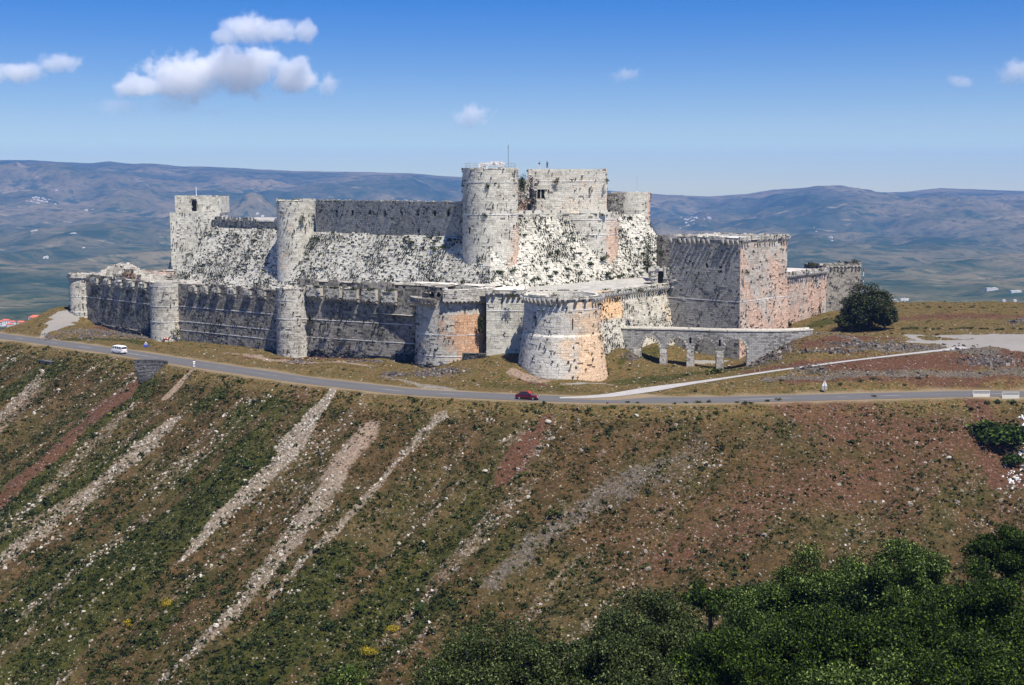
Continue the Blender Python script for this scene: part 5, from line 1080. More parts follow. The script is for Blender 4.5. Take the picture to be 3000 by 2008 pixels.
# ------------------------------------------------------------------ plants
def leaves(mb, C, Rr, n, size, flat=.5, shell=.5, tone=(.1, 1.), up=0.):
    C = np.asarray(C, float); Rr = np.asarray(Rr, float); v = RNG.normal(size=(n, 3)); v /= np.linalg.norm(v, axis=1)[:, None]
    v[:, 2] = np.where(v[:, 2] < -.2, -v[:, 2]*.4, v[:, 2]) if up else v[:, 2]
    r = RNG.uniform(shell, 1, n)**.6; p = C+v*Rr*r[:, None]
    a = RNG.normal(size=(n, 3)); a /= np.linalg.norm(a, axis=1)[:, None]; b = np.cross(a, v+RNG.normal(size=(n, 3))*.5); b /= np.linalg.norm(b, axis=1)[:, None]+1e-9
    s = size*RNG.uniform(.6, 1.3, n)[:, None]; V = np.stack([p-a*s, p-b*s*.55, p+a*s, p+b*s*.55], 1).reshape(-1, 3); F = np.arange(4*n).reshape(-1, 4)
    mb.add(V, F, tone=RNG.uniform(*tone, n))
def leaves_many(mb, P, R3, n, size, tone):
    """P (k,3) centres, R3 (k,3), n leaves each"""
    k = len(P); v = RNG.normal(size=(k, n, 3)); v /= np.linalg.norm(v, axis=2)[..., None]; v[..., 2] = np.abs(v[..., 2])*.9-.1
    p = P[:, None]+v*R3[:, None]*RNG.uniform(.45, 1, (k, n, 1)); a = RNG.normal(size=(k, n, 3)); a /= np.linalg.norm(a, axis=2)[..., None]; b = np.cross(a, v+RNG.normal(size=v.shape)*.6); b /= np.linalg.norm(b, axis=2)[..., None]+1e-9
    s = (size[:, None]*RNG.uniform(.6, 1.3, (k, n)))[..., None]; V = np.stack([p-a*s, p-b*s*.6, p+a*s, p+b*s*.6], 2).reshape(-1, 3)
    mb.add(V, np.arange(4*k*n).reshape(-1, 4), tone=np.clip(np.repeat(tone, n)+RNG.normal(0, .22, k*n), 0, 1))
# tufts rooted in the joints of the walls
Pt = np.array([t[0] for t in TUFTS]); Nt = np.array([t[1] for t in TUFTS]); St = np.array([t[2] for t in TUFTS])
mb = MB(); k_ = len(Pt); n = 12; off = RNG.normal(size=(k_, n, 3))*np.array([.42, .42, .6]); off[..., 2] -= .3; off *= St[:, None, None]*.62; off += Nt[:, None]*np.abs(RNG.normal(size=(k_, n, 1)))*St[:, None, None]*.35
p = Pt[:, None]+off; a = RNG.normal(size=p.shape); a /= np.linalg.norm(a, axis=2)[..., None]; b = np.cross(a, RNG.normal(size=p.shape)); b /= np.linalg.norm(b, axis=2)[..., None]
s = (St*.5)[:, None, None]*RNG.uniform(.6, 1.2, (k_, n, 1)); V = np.stack([p-a*s, p-b*s*.6, p+a*s, p+b*s*.6], 2).reshape(-1, 3); mb.add(V, np.arange(4*k_*n).reshape(-1, 4), tone=RNG.uniform(0, 1, k_*n))
tag(mb.build('wall_tufts', M['tuft']), 'small dark green tufts rooted in the joints of all the walls', 'wall plants', kind='stuff')

# ---- shrubs one can tell apart
def shrub_mesh(name, mat, n, ls, lobes=5, rz=.75):
    mb = MB()
    for i in range(lobes):
        c = np.array([random.uniform(-.5, .5), random.uniform(-.5, .5), random.uniform(.15, .45)]); leaves(mb, c, (.5, .5, .45*rz), n//lobes, ls, shell=.3, up=1)
    o = mb.build(name, M[mat]); me = o.data; bpy.data.objects.remove(o); return me
SH = [shrub_mesh('shrub', m_, 150, .14) for m_ in ('scrub', 'scrub_dark', 'scrub_dark', 'scrub', 'leaf_grey', 'scrub_dark')]
def shrub(p, r, label, group, me=None, cat='shrub', name='shrub', sz=None):
    o = bpy.data.objects.new(name, me or random.choice(SH)); COL.objects.link(o); o.location = (p[0], p[1], p[2]-.05*r); o.rotation_euler = (random.uniform(-.1, .1), random.uniform(-.1, .1), random.random()*6.3)
    o.scale = (r*random.uniform(.85, 1.2), r*random.uniform(.85, 1.2), r*(sz or random.uniform(.8, 1.1))); tag(o, label, cat, group); return o
# slope field of scrub
N0 = 200000; xs = RNG.uniform(-175, 120, N0); ys = RNG.uniform(120, 330, N0); s_ = samp(SS, xs, ys); gr = samp(green, xs, ys); sc = samp(scree, xs, ys); rd = samp(red, xs, ys); gy = samp(grey, xs, ys); pk = samp(pink, xs, ys)
dens = (.80+.35*gr-.25*sstep(0, 60, xs))*(1-np.clip(sc*.9, 0, .9))*(1-.85*np.clip(rd, 0, 1)**2)*(1-.7*np.clip(gy, 0, 1))*(1-.8*np.clip(pk, 0, 1))*sstep(.22, .62, fbm(xs/3.5, ys/3.5, 4, 90)+.10*gr)
ok = (s_ > 5.5) & (np.abs(xs) < .46*ys+6) & (RNG.random(N0) < dens)
xs, ys, s_, gr = xs[ok], ys[ok], s_[ok], gr[ok]; zs = H(xs, ys)
rad = RNG.lognormal(-1.32, .40, len(xs))*(1+.35*sstep(20, 70, s_)); vis = rad/np.hypot(xs, ys)
order = np.argsort(-vis); big = order[:170]; rest = order[170:52000]
for i in big: shrub((xs[i], ys[i], zs[i]), max(.65, rad[i]*1.15), 'rounded dark green shrub standing among low scrub on the hillside below the road', 'shrubs on the hillside below the road')
mb = MB(); P = np.c_[xs[rest], ys[rest], zs[rest]+.05]; R3 = rad[rest][:, None]*np.array([1, 1, .7])
leaves_many(mb, P, R3, 9, rad[rest]*.5, RNG.uniform(.0, .75, len(rest))*(1-.3*gr[rest]))
tag(mb.build('hillside_scrub', M['scrub']), 'low olive and green scrub covering the hillside below the road', 'scrub', kind='stuff')
# scrub on the plateau
N0 = 14000; xs = RNG.uniform(-135, 140, N0); ys = RNG.uniform(236, 350, N0); s_ = samp(SS, xs, ys); d_ = samp(DD, xs, ys); gr = samp(green, xs, ys); dp, _, _ = sdist(xs, ys, PATH); pl = samp(pale, xs, ys)
outer = [np.array(q)for q in (TA, TB, TC, (-22, 277), TD, TN, FA, FB, Sc)]
inside = np.zeros(N0, bool)
for i in range(len(outer)-1):
    A_, B_ = outer[i], outer[i+1]; inside |= (xs > min(A_[0], B_[0])) & (xs < max(A_[0], B_[0])) & (ys > np.interp(xs, [A_[0], B_[0]], [A_[1], B_[1]])-1.) if A_[0] < B_[0] else inside
inside |= (np.hypot(xs-TN[0], ys-TN[1]) < 10.2) | (np.hypot(xs-TD[0], ys-TD[1]) < 9.2) | ((xs > 50) & (xs < 75) & (ys > 286)) | ((xs > 18) & (xs < 52) & (ys > 285)) | (np.hypot(xs-TB[0], ys-TB[1]) < 5) | (np.hypot(xs-TC[0], ys-TC[1]) < 4.6)
ok = (s_ < -ROADW-2.4) & (dp > 2) & ~inside & (pl < .2) & (RNG.random(N0) < .25*sstep(.45, .62, fbm(xs/4, ys/4, 3, 95))+.02) & (np.abs(xs) < .43*ys)
xs, ys = xs[ok], ys[ok]; zs = H(xs, ys); rad = RNG.lognormal(-1.15, .35, len(xs)); mb = MB(); leaves_many(mb, np.c_[xs, ys, zs], rad[:, None]*np.array([1, 1, .6]), 20, rad*.36, RNG.uniform(.2, 1, len(xs)))
tag(mb.build('plateau_scrub', M['scrub']), 'low olive tussocks on the ground around the castle and paths', 'scrub', kind='stuff')
for px, py, r, in ((2045,1181,1.1),(2075,1180,.9),(1840,1181,.8),(1870,1182,.7),(1975,1184,.7),(1780,1183,.6),(2160,1181,.8),(2200,1183,.9),(1800,1195,1.2),(1880,1200,1.2),(2010,1183,.7),(2100,1215,1.2),(2180,1185,1.3),(1592,1183,.9),(2130,1207,1.),(2250,1178,.8),(2280,1174,1.),(2560,1164,.8),(2920,1185,1.6),(2460,1127,1.),(2520,1120,1.),(2555,1112,1.),(2575,1114,.7),(2690,1112,.9),(2290,1118,.9)):
    shrub(hit(px, py), r*.75, 'small round dark shrub beside the road right of the car', 'shrubs along the road edge')
for lab, px, py, r, g_ in (('dark bushy shrub growing in front of the third aqueduct pier', 2092, 1095, 2.2, None), ('low dark shrub between the red saloon and the flared tower foot', 1760, 1088, 1.3, None), ('yellow green shrub clump on the lower slope left of the trees', 720, 1370, 2.0, None), ('wide dark bush on the slope just above the tree line', 1625, 1515, 1.8, None), ('dark bush beside the pale scree in the lower left', 1230, 1790, 2.0, None), ('dark green bush spreading beside the right scree on the lower slope', 1160, 1810, 1.8, None)):
    shrub(hit(px, py), r, lab, g_)
big_me = shrub_mesh('bush', 'leaf', 2200, .075, 12, 1.0)
for lab, px, py, r, sz in (('large dark green bush at the right edge below the road barriers', 2930, 1300, 5.2, .95), ('second dark bush just under the large bush at the right edge', 2965, 1360, 2.6, .9)): shrub(hit(px, py), r, lab, None, big_me, 'bush', 'bush', sz)
# bushes rooted on the glacis and the keep walls
def on(sf, px, z): u = sf.upx(px); q_ = sf.P(u, z, .0); return q_, sf.N(np.array(u), np.array(z))
for px, py, r in [(1765,760,2.2),(1600,790,1.0),(1625,800,1.3),(1610,812,1.2),(1660,790,1.4),(1690,780,1.3),(1660,810,1.3),(1725,775,1.5),(1700,800,1.1),(1780,805,2.0),(1790,830,1.4),(1812,812,1.5),(1470,800,1.3),(1455,795,.9),(1440,818,.8),(1498,797,1.2),(1540,805,1.),(1555,822,.9),(1575,818,.9),(1630,740,1.2),(1610,690,1.),(1650,685,1.),(1535,690,1.),(1530,715,.9),(1655,645,1.1),(1680,700,.9),(1710,700,.9),(1610,745,1.0),(1640,765,.9),(1730,810,.9),(1500,740,.0),(1560,765,.8),(1675,730,.8),(1700,745,1.0),(1850,810,1.1),(1838,790,1.0),(1875,800,1.1),(1885,770,1.4),(1893,790,1.4),(1870,730,1.),(1880,745,1.),(1862,700,.9),(1845,640,1.),(1852,660,.9),(1822,690,.7),(1905,780,1.3),(1912,760,1.0),(1720,830,.8),(1760,832,.8),(1590,835,.8),(1520,760,.7),(1600,770,.9)]:
    if r == 0: continue
    best = None
    for gf in (gls,):
        for z in np.arange(16, 32, .25):
            u = gf.upx(px); q_ = gf.P(u, z, 0.)
            # the face leans out, so look the place up again at its true depth
            for _ in range(3):
                a_, b_, _c = ray(px, py); t_ = q_[1]/b_; dx = a_*t_-q_[0]; u += dx/gf.t[0]*.8; q_ = gf.P(u, z, 0.)
            e = abs(CAMZ+_c*t_-z)
            if best is None or e < best[0]: best = (e, q_)
    q_ = best[1]; shrub((q_[0], q_[1]-.1, q_[2]-.2), r*1.0, 'dark green bush rooted in the bright glacis below the round keep towers', 'bushes rooted in the bright glacis', SH[5])
for px, py, r in [(1190,695,1.),(1205,712,1.3),(1260,700,1.4),(1275,712,1.5),(1290,700,1.2),(1320,705,1.2),(1270,730,1.3),(1300,725,1.2),(1335,702,1.),(1240,780,.8),(1130,693,.8),(1110,690,.8),(620,690,1.1),(640,682,1.2),(695,690,1.3),(580,690,1.),(570,715,1.),(560,745,1.),(550,770,1.),(690,760,1.1),(650,810,1.3),(785,775,.9),(915,725,1.),(905,760,1.1),(893,795,1.1),(925,698,.9),(880,825,1.2),(935,700,.8),(730,690,.8),(555,820,1.2)]:
    best = None
    for z in np.arange(12, 27.4, .25):
        u = glw.upx(px); q_ = glw.P(u, z, 0.)
        for _ in range(3):
            a_, b_, _c = ray(px, py); t_ = q_[1]/b_; dx = a_*t_-q_[0]; u += dx/glw.t[0]*.8; q_ = glw.P(u, z, 0.)
        e = abs(CAMZ+_c*t_-z)
        if best is None or e < best[0]: best = (e, q_)
    q_ = best[1]; shrub((q_[0], q_[1]-.1, q_[2]-.2), r*1.0, 'dark green bush rooted in the long glacis below the grey inner wall', 'bushes rooted in the long glacis', SH[1])
def clump(label, p, R3, n, size, mat, name='bush', cat='bush'):
    r = thing(name, label, cat, tuple(p)); mb = MB()
    for i in range(7): leaves(mb, np.array(p)+RNG.normal(size=3)*np.array(R3)*.4, np.array(R3)*.6, n//7, size, shell=.2)
    mb.build('foliage', M[mat], r); m2 = MB(); m2.tube([np.array(p)-[0, 0, R3[2]], np.array(p)], .06, 5); m2.build('stem', M['bark'], r)
clump('dark shrub hanging high in the gap between the two keep towers', (X(1533, 313, 530), 313.5, zat(530, 313)), (1.5, .9, 2.9), 900, .16, 'leaf')
clump('hanging green bush on the upper wall of the mid round tower', (X(886, 343, 640), 343.4, zat(640, 343)), (.8, .4, 1.4), 300, .14, 'scrub_dark'); clump('small bush near the top of the cylindrical keep tower', (X(1430, 291, 545), 291.3, zat(545, 291)), (.7, .35, .6), 160, .12, 'scrub_dark')
clump('small bush low on the cylindrical keep tower face', (X(1423, 291, 630), 291.3, zat(630, 291)), (.6, .3, .6), 140, .12, 'scrub_dark'); clump('bush on the string course of the keep block', (X(1633, 319.7, 530), 319.8, zat(530, 320)), (.9, .4, .8), 220, .14, 'scrub'); clump('bush at the right corner of the keep block', (X(1779, 319.5, 528), 320, zat(528, 320)), (.5, .5, .7), 160, .13, 'scrub')
clump('dark bush at the joint left of the grey stub by the square tower', (X(1936, 306, 745), 306, zat(745, 306)), (.6, .6, 1.5), 240, .15, 'scrub_dark'); clump('bush hanging on the pink face edge of the square tower', (X(2186, 288, 797), 287.5, zat(797, 288)), (.6, .5, .7), 170, .13, 'scrub_dark'); clump('bush at the foot joint of the square tower and the pink wall', (X(2310, 308, 955), 307.6, zat(952, 308)), (1.1, .8, 1.2), 350, .15, 'scrub_dark')
clump('bush climbing the lower right edge of the pink wall', (X(2402, 324, 900), 323.6, zat(900, 324)), (.5, .4, 1.8), 260, .14, 'scrub_dark'); clump('green bush on the far roof edge behind the pink wall', (X(2378, 327, 775), 327, zat(776, 327)), (1.1, .7, .8), 260, .15, 'scrub'); clump('bush on the roof of the blackened round tower', (X(2508, 336, 765), 336, 19.6), (1.3, .8, .8), 260, .15, 'scrub')
clump('dark ivy patch low on the tufted round tower', (X(522, 320, 980), 319.3, zat(975, 319.3)), (1.2, .3, 1.3), 380, .14, 'leaf'); clump('ivy climbing the joint right of the tufted round tower', (X(548, 321.5, 900), 320.4, zat(900, 320)), (.5, .4, 3.), 420, .15, 'scrub_dark'); clump('ivy at the joint of the slim round tower and the boxed wall', (X(910, 293, 940), 292.6, zat(935, 293)), (.5, .4, 1.3), 260, .15, 'scrub_dark')
clump('long strip of bushes down the right end of the bright glacis', (X(1900, 322, 740), 323, zat(745, 322)), (1.2, 1., 5.), 900, .17, 'scrub'); clump('ochre bush on the terrace beside the pale retaining wall', (X(1353, 282, 825), 281.7, 18.0), (.9, .6, .7), 240, .14, 'olive'); clump('ochre bush at the foot of the mid round tower', (X(856, 335, 838), 334, zat(838, 334)), (1.6, .9, .8), 320, .15, 'olive')
clump('dark ivy on the joint between the orange tower and the buttress', (X(1408, 268, 945), 269, zat(945, 269)), (.9, .5, 2.2), 420, .16, 'leaf'); clump('bush at the right foot of the flared round tower', (X(1770, 262, 1085), 262, zat(1088, 262)), (1.6, 1.2, .8), 420, .16, 'leaf')
for i, (px, Y_) in enumerate(((926, 289.5), (982, 286.5), (1032, 284), (1087, 281.5), (1144, 278.6))): clump('ochre weeds growing on the %s of the big wall boxes' % ('leftmost', 'second from left', 'middle', 'second from right', 'rightmost')[i], (X(px, Y_, 840), Y_-.3, 16.5), (1.4, .5, .3), 200, .16, 'olive', 'weeds', 'weeds')
for px in (1560, 1625, 1500, 1690, 1780, 1880): Y_ = 266 if px < 1760 else 280; clump({1560: 'leftmost low bush on the wall walk above the flared tower', 1625: 'low bush on the wall walk right above the flared tower centre', 1500: 'low bush on top of the pale square buttress', 1690: 'low bush on the wall walk at the right of the flared tower', 1780: 'small bush on the wall walk where the sloping wall begins', 1880: 'small bush on the wall walk near the guard hut'}[px], (X(px, Y_, 850), Y_, 16.4), (1.3, .8, .5), 200, .14, 'olive')

# ------------------------------------------------------------------ stones
def stones(mb, xs, ys, size, tone, lift=.35):
    n = len(xs); q = np.array([[-1,-1,-1],[1,-1,-1],[1,1,-1],[-1,1,-1],[-1,-1,1],[1,-1,1],[1,1,1],[-1,1,1]], float)*np.array([1, .75, .55])
    q = q[None]*(1+RNG.normal(0, .22, (n, 8, 3))); q[:, 4:, :2] *= RNG.uniform(.5, .95, (n, 1, 1)); a = RNG.uniform(0, 6.28, n); c, s = np.cos(a), np.sin(a); x = q[..., 0]*c[:, None]-q[..., 1]*s[:, None]; y = q[..., 0]*s[:, None]+q[..., 1]*c[:, None]
    t = RNG.normal(0, .3, n)[:, None]; z = q[..., 2]+x*t; V = np.stack([x, y, z], -1)*size[:, None, None]*.5; V[..., 0] += xs[:, None]; V[..., 1] += ys[:, None]; V[..., 2] += (H(xs, ys)+size*.5*.55*lift)[:, None]
    F = (np.arange(n)[:, None, None]*8+np.array(BOXF)[None, 1:]).reshape(-1, 4); mb.add(V.reshape(-1, 3), F, tone=np.repeat(tone, 5))
def scatter(N0, fn, box=(-170, 120, 125, 330)):
    xs = RNG.uniform(box[0], box[1], N0); ys = RNG.uniform(box[2], box[3], N0); ok = (RNG.random(N0) < fn(xs, ys)) & (np.abs(xs) < .46*ys+6); return xs[ok], ys[ok]
def stone_col(name, stops):
    m, nt, p = newmat(name); T = NT(nt); r = T.n('ShaderNodeValToRGB'); T.inp(r.inputs[0], T.attr('tone').outputs['Fac']); cr = r.color_ramp
    for i, (po, c) in enumerate(stops):
        e = cr.elements[i] if i < 2 else cr.elements.new(po); e.position = po; e.color = (*c, 1)
    T.inp(p.inputs['Base Color'], r.outputs[0]); return m
MS = stone_col('scree_stone', [(0, (.16, .14, .12)), (1, (.60, .56, .49)), (.5, (.30, .26, .21)), (.8, (.43, .385, .32))]); MG = stone_col('dark_boulder', [(0, (.055, .047, .042)), (1, (.34, .31, .28)), (.5, (.125, .105, .09)), (.85, (.22, .195, .17))])
mb = MB()
x1, y1 = scatter(330000, lambda x, y: np.clip(samp(scree, x, y), 0, 1)**1.2*.62*(samp(SS, x, y) > 5)); stones(mb, x1, y1, np.minimum(RNG.lognormal(-1.2, .42, len(x1)), .75), RNG.beta(2.2, 1.5, len(x1)))
x1, y1 = scatter(90000, lambda x, y: (.12+.6*sstep(.48, .68, fbm(x/4, y/6, 3, 101)))*(samp(SS, x, y) > 5)*.9); stones(mb, x1, y1, RNG.lognormal(-1.75, .45, len(x1)), RNG.beta(1.7, 2.2, len(x1)))
x1, y1 = scatter(9000, lambda x, y: .3*(samp(SS, x, y) < -5.5)*(samp(pale, x, y) < .3), (-130, 140, 236, 300)); stones(mb, x1, y1, RNG.lognormal(-1.6, .4, len(x1)), RNG.beta(2, 2, len(x1)))
o = mb.build('scree', MS); tag(o, 'pale limestone scree and loose stones running down the hillside', 'scree', kind='stuff')
mb = MB(); x1, y1 = scatter(160000, lambda x, y: np.clip(samp(grey, x, y), 0, 1)**1.3*.6*((samp(DD, x, y) > 4.5)), (-135, 140, 130, 350)); stones(mb, x1, y1, RNG.lognormal(-1.25, .5, len(x1)), RNG.beta(1.4, 1.9, len(x1)))
for px, py, w_, h_, n in ((480, 1000, 40, 8, 0), (250, 985, 60, 12, 160), (330, 980, 70, 8, 160), (400, 990, 50, 8, 120), (150, 990, 30, 8, 60), (1300, 1088, 60, 8, 260), (1250, 1098, 50, 6, 200), (1150, 1100, 30, 8, 120), (2250, 1040, 40, 20, 420), (2210, 1060, 25, 15, 160), (2300, 1015, 30, 12, 200), (2520, 1010, 90, 7, 300), (2620, 1018, 80, 8, 200), (1850, 1045, 25, 20, 120), (2380, 1085, 60, 12, 160), (1080, 1060, 60, 3, 90), (2900, 1060, 90, 14, 420), (2980, 945, 30, 8, 80), (870, 1062, 40, 6, 60), (2440, 1030, 90, 6, 220)):
    if not n: continue
    P_ = [hit(px+RNG.normal()*w_*.55, py+RNG.normal()*h_*.55) for _ in range(n)]; P_ = np.array([list(q_) for q_ in P_]); stones(mb, P_[:, 0], P_[:, 1], RNG.lognormal(-1.0, .42, n), RNG.beta(1.5, 2.2, n))
tag(mb.build('dark_rubble', MG), 'grey and dark basalt rubble on banks and beds around the castle', 'rubble', kind='stuff')
# the largest white boulders, each its own thing
for i, (lab, px, py, s) in enumerate((('pinkish white boulder leaning on the slope at far left', 172, 1147, 1.5), ('cream boulder on the slope below the gravel fork', 1865, 1223, 1.2), ('pale rock outcrop on the slope below the red saloon', 1607, 1243, 1.5), ('white boulder on the slope left of the central scree', 1048, 1434, 1.0), ('slender white boulder on the mid slope', 1422, 1385, 1.1), ('white boulder high on the left slope', 700, 1495, .9), ('white boulder at the right lower slope near the trees', 2780, 1347, 1.3), ('flat grey boulder on the right slope below the road sign', 2408, 1302, 1.0), ('pale block lying before the fourth aqueduct arch', 2137, 1076, 1.0), ('white stone lying on grass left of the aqueduct', 1872, 1110, .7), ('lone white stone in the grass near the aqueduct left pier', 1845, 1068, .7), ('dark boulder heap in the grass before the big boxed wall', 1150, 1102, 2.3), ('white boulder on the lower left slope', 315, 1625, .9), ('white boulder near the scree foot at the lower left', 245, 1795, .9), ('pale boulder near the centre of the lower slope', 875, 1735, 1.0), ('small pale boulder below the central red bank', 1240, 1590, .8))):
    q_ = hit(px, py); mb = MB(); me_s = s*.36
    V = RNG.normal(size=(60, 3)); V /= np.linalg.norm(V, axis=1)[:, None]; import bmesh
    bm = bmesh.new(); bmesh.ops.create_icosphere(bm, subdivisions=2, radius=me_s)
    for v in bm.verts: v.co = Vector((v.co.x*1.2, v.co.y*.85, v.co.z*.75))*(1+.35*(float(vn(v.co.x*3/s+i, v.co.y*3/s+v.co.z*4/s+i))-.5)*2)
    me = bpy.data.meshes.new('boulder'); bm.to_mesh(me); bm.free(); me.materials.append(MG if 'dark' in lab or 'grey' in lab else M['cream']); o = link('boulder', me); o.location = (q_.x, q_.y, q_.z+s*.15); o.rotation_euler = (0, random.uniform(-.3, .3), random.random()*3); tag(o, lab, 'boulder')
q_ = [hit(3012+RNG.normal()*14, 1250+RNG.normal()*28) for _ in range(70)]+[hit(3002+RNG.normal()*14, 1330+RNG.normal()*16) for _ in range(50)]+[hit(2970+RNG.normal()*24, 1395+RNG.normal()*22) for _ in range(40)]; mb = MB(); P_ = np.array([list(v) for v in q_]); stones(mb, P_[:, 0], P_[:, 1], RNG.lognormal(-1.0, .4, len(P_)), RNG.uniform(.85, 1, len(P_)))
tag(mb.build('white_rubble', M['trim']), 'bright white limestone rubble spilling at the right frame edge', 'rubble', kind='stuff')

# ------------------------------------------------------------------ trees
def tree(label, base, top, R, mat, n=16000, ls=.16, nclump=70, group=None, name='tree', low=.0, seed=0):
    R = tuple(R)
    """tapered trunk with limbs, crown of leaf clumps spread through its volume"""
    base = np.array(base, float); cz = top-R[2]; C = np.array([base[0], base[1], cz]); root = thing(name, label, 'tree', tuple(base), group)
    mb = MB(); lean = RNG.normal(size=2)*.3; tr = .07*R[0]; mb.tube([base-[0, 0, .5], base+[lean[0]*.3, lean[1]*.3, (cz-base[2])*.5], C-[0, 0, R[2]*.2], C+[0, 0, R[2]*.5]], [tr*1.3, tr, tr*.7, tr*.25], 8)
    mb.build('trunk', M['bark'], root); lb = MB(); cl = []
    for i in range(nclump):
        v = RNG.normal(size=3); v /= np.linalg.norm(v); v[2] = v[2] if low else abs(v[2])*1.0-(.55 if random.random() < .45 else 0.05); f = random.uniform(.62, 1.0) if i % 4 else random.uniform(.2, .6)
        c = C+v*np.array(R)*f*((.60+.62*vn(v[0]*2.2+seed, v[1]*2+v[2]*2)) if low else (.82+.3*vn(v[0]*2+seed, v[1]*2+v[2]))); cl.append(c)
        if i % 6 == 0: s0_ = base+[lean[0]*.3, lean[1]*.3, (cz-base[2])*random.uniform(.5, .95)]; lb.tube([s0_, (s0_+c)/2+RNG.normal(size=3)*.2, c], [tr*.4, tr*.22, tr*.08], 5)
    lb.build('limbs', M['bark'], root); mb = MB(); k = len(cl); per = n//k
    for c in cl:
        rr_ = R[0]*random.uniform(.20, .36); leaves(mb, c, (rr_, rr_, rr_*.72), per, ls, shell=.15, tone=(0, 1))
    mb.build('crown', M[mat], root); return root
def grnd(x, y): return float(H(x, y))
FT = [('low broad dark olive tree at the bottom centre, leftmost of the foreground trees', 1450, 1812, 80, (5.0, 4.2, 4.0), 'leaf_grey'),
 ('dark olive tree at the bottom centre right of the leftmost tree', 1640, 1865, 76, (3.0, 3.0, 3.0), 'leaf_grey'),
 ('grey leaved tree rising in the middle of the foreground', 1925, 1735, 84, (4.6, 4.2, 4.6), 'leaf_grey'), ('low grey leaved tree at the bottom edge under the middle tree', 1830, 1860, 74, (3.6, 3.4, 3.4), 'leaf_grey'),
 ('deep green tree at the bottom edge right of the grey leaved tree', 2120, 1850, 75, (4.0, 3.6, 3.8), 'leaf'), ('silvery topped tree behind the deep green trees', 2270, 1685, 92, (4.2, 3.6, 4.0), 'leaf_pale'),
 ('pale topped tree crowning the foreground grove', 2440, 1600, 92, (4.6, 4.0, 4.6), 'leaf_pale'), ('tall deep green tree right of the pale topped tree', 2660, 1572, 88, (4.4, 4.0, 4.8), 'leaf_pale'),
 ('broad deep green tree low in the foreground grove', 2400, 1775, 78, (4.4, 4.0, 4.2), 'leaf'), ('deep green tree filling the lower right of the grove', 2640, 1730, 77, (4.6, 4.2, 4.6), 'leaf'),
 ('deep green tree at the right edge of the grove', 2880, 1640, 80, (4.6, 4.0, 5.0), 'leaf'), ('bright leaved tree at the bottom right corner', 2900, 1850, 66, (3.8, 3.4, 3.4), 'leaf'), ('low tree at the bottom edge with bright young leaves', 2500, 1915, 66, (3.6, 3.2, 3.0), 'leaf_pale'),
 ('dark tree at the right edge above the grove', 2960, 1510, 97, (3.0, 2.8, 3.6), 'leaf'), ('dark bush below the dark tree at the right edge', 2900, 1545, 98, (1.2, 1.2, 1.8), 'leaf')]
for i, (lab, px, py, Y_, R, mt) in enumerate(FT):
    x = X(px, Y_, py); g = grnd(x, Y_); tree(lab, (x, Y_, g), zat(py, Y_, px), R, mt, n=int(3400*R[0]*R[2])+7000, ls=.088, nclump=int(17*R[0]), seed=i*7)
for lab, px, py, Y_, R, mt in (('small bright green tree tucked behind the grove', 2085, 1700, 104, (2.6, 2., 2.2), 'leaf'), ('small brownish green tree behind the grove', 2205, 1700, 103, (1.9, 1.8, 1.6), 'olive')):
    x = X(px, Y_, py); tree(lab, (x, Y_, grnd(x, Y_)), zat(py, Y_, px), R, mt, n=5000, ls=.14, nclump=40)
tb_ = hit(2545, 968); tree('big round dark evergreen standing alone at the right end of the castle', (tb_.x, tb_.y, tb_.z), zat(833, tb_.y), (6.2, 5.0, 5.6), 'olive', n=26000, ls=.24, nclump=170, low=1, name='evergreen_tree')
x_ = X(2480, tb_.y, 960); tree('low dark evergreen shoulder at the left foot of the big evergreen', (x_-.3, tb_.y-.6, grnd(x_, tb_.y)), zat(905, tb_.y), (2.6, 2.4, 2.7), 'olive', n=6000, ls=.22, nclump=50, low=1, name='evergreen_tree')
x_ = X(2600, tb_.y, 960); tree('low dark evergreen shoulder at the right foot of the big evergreen', (x_-.8, tb_.y-.6, grnd(x_, tb_.y)), zat(890, tb_.y), (3.0, 2.6, 3.2), 'olive', n=7000, ls=.22, nclump=55, low=1, name='evergreen_tree')
for lab, px, py, Y_, R in (('yellow flowering broom left of the leftmost foreground tree', 1085, 1925, 108, (1.5, 1.2, 1.1)), ('small yellow broom on the lower slope', 485, 1780, 0, (1.5, 1.2, .8)), ('small yellow broom beside the scree foot', 380, 1830, 0, (1.2, 1., .6)), ('small yellow broom patch near the dark bush', 1150, 1850, 0, (1., .9, .8))):
    q_ = hit(px, py) if not Y_ else Vector((X(px, Y_, py), Y_, zat(py, Y_, px))); q_ = hit(px, py); clump(lab, (q_.x, q_.y, q_.z+R[2]*.4), R, 800, .10, 'broom', 'broom_shrub', 'shrub')
# line of low shrubs on the right bank
for i in range(16): shrub(hit(2640+i*23+random.uniform(-8, 8), 966+random.uniform(-2, 2)), random.uniform(.7, 1.2), 'low olive bush in the row along the far side of the parking area', 'bushes in the row beside the parking area', sz=.8)
for i in range(14): shrub(hit(2560+i*32, 902+random.uniform(-2, 3)), random.uniform(.4, .9), 'small bush on the grassy hillcrest at the right', 'small bushes on the right hillcrest', sz=.7)
# fresh leafy plant at the bottom edge
x = X(1010, 78, 1990); clump('fresh light green leafy plant at the bottom edge left of the trees', (x, 78, zat(1990, 78)), (2.0, 1.2, 1.0), 900, .12, 'leaf_pale'); 

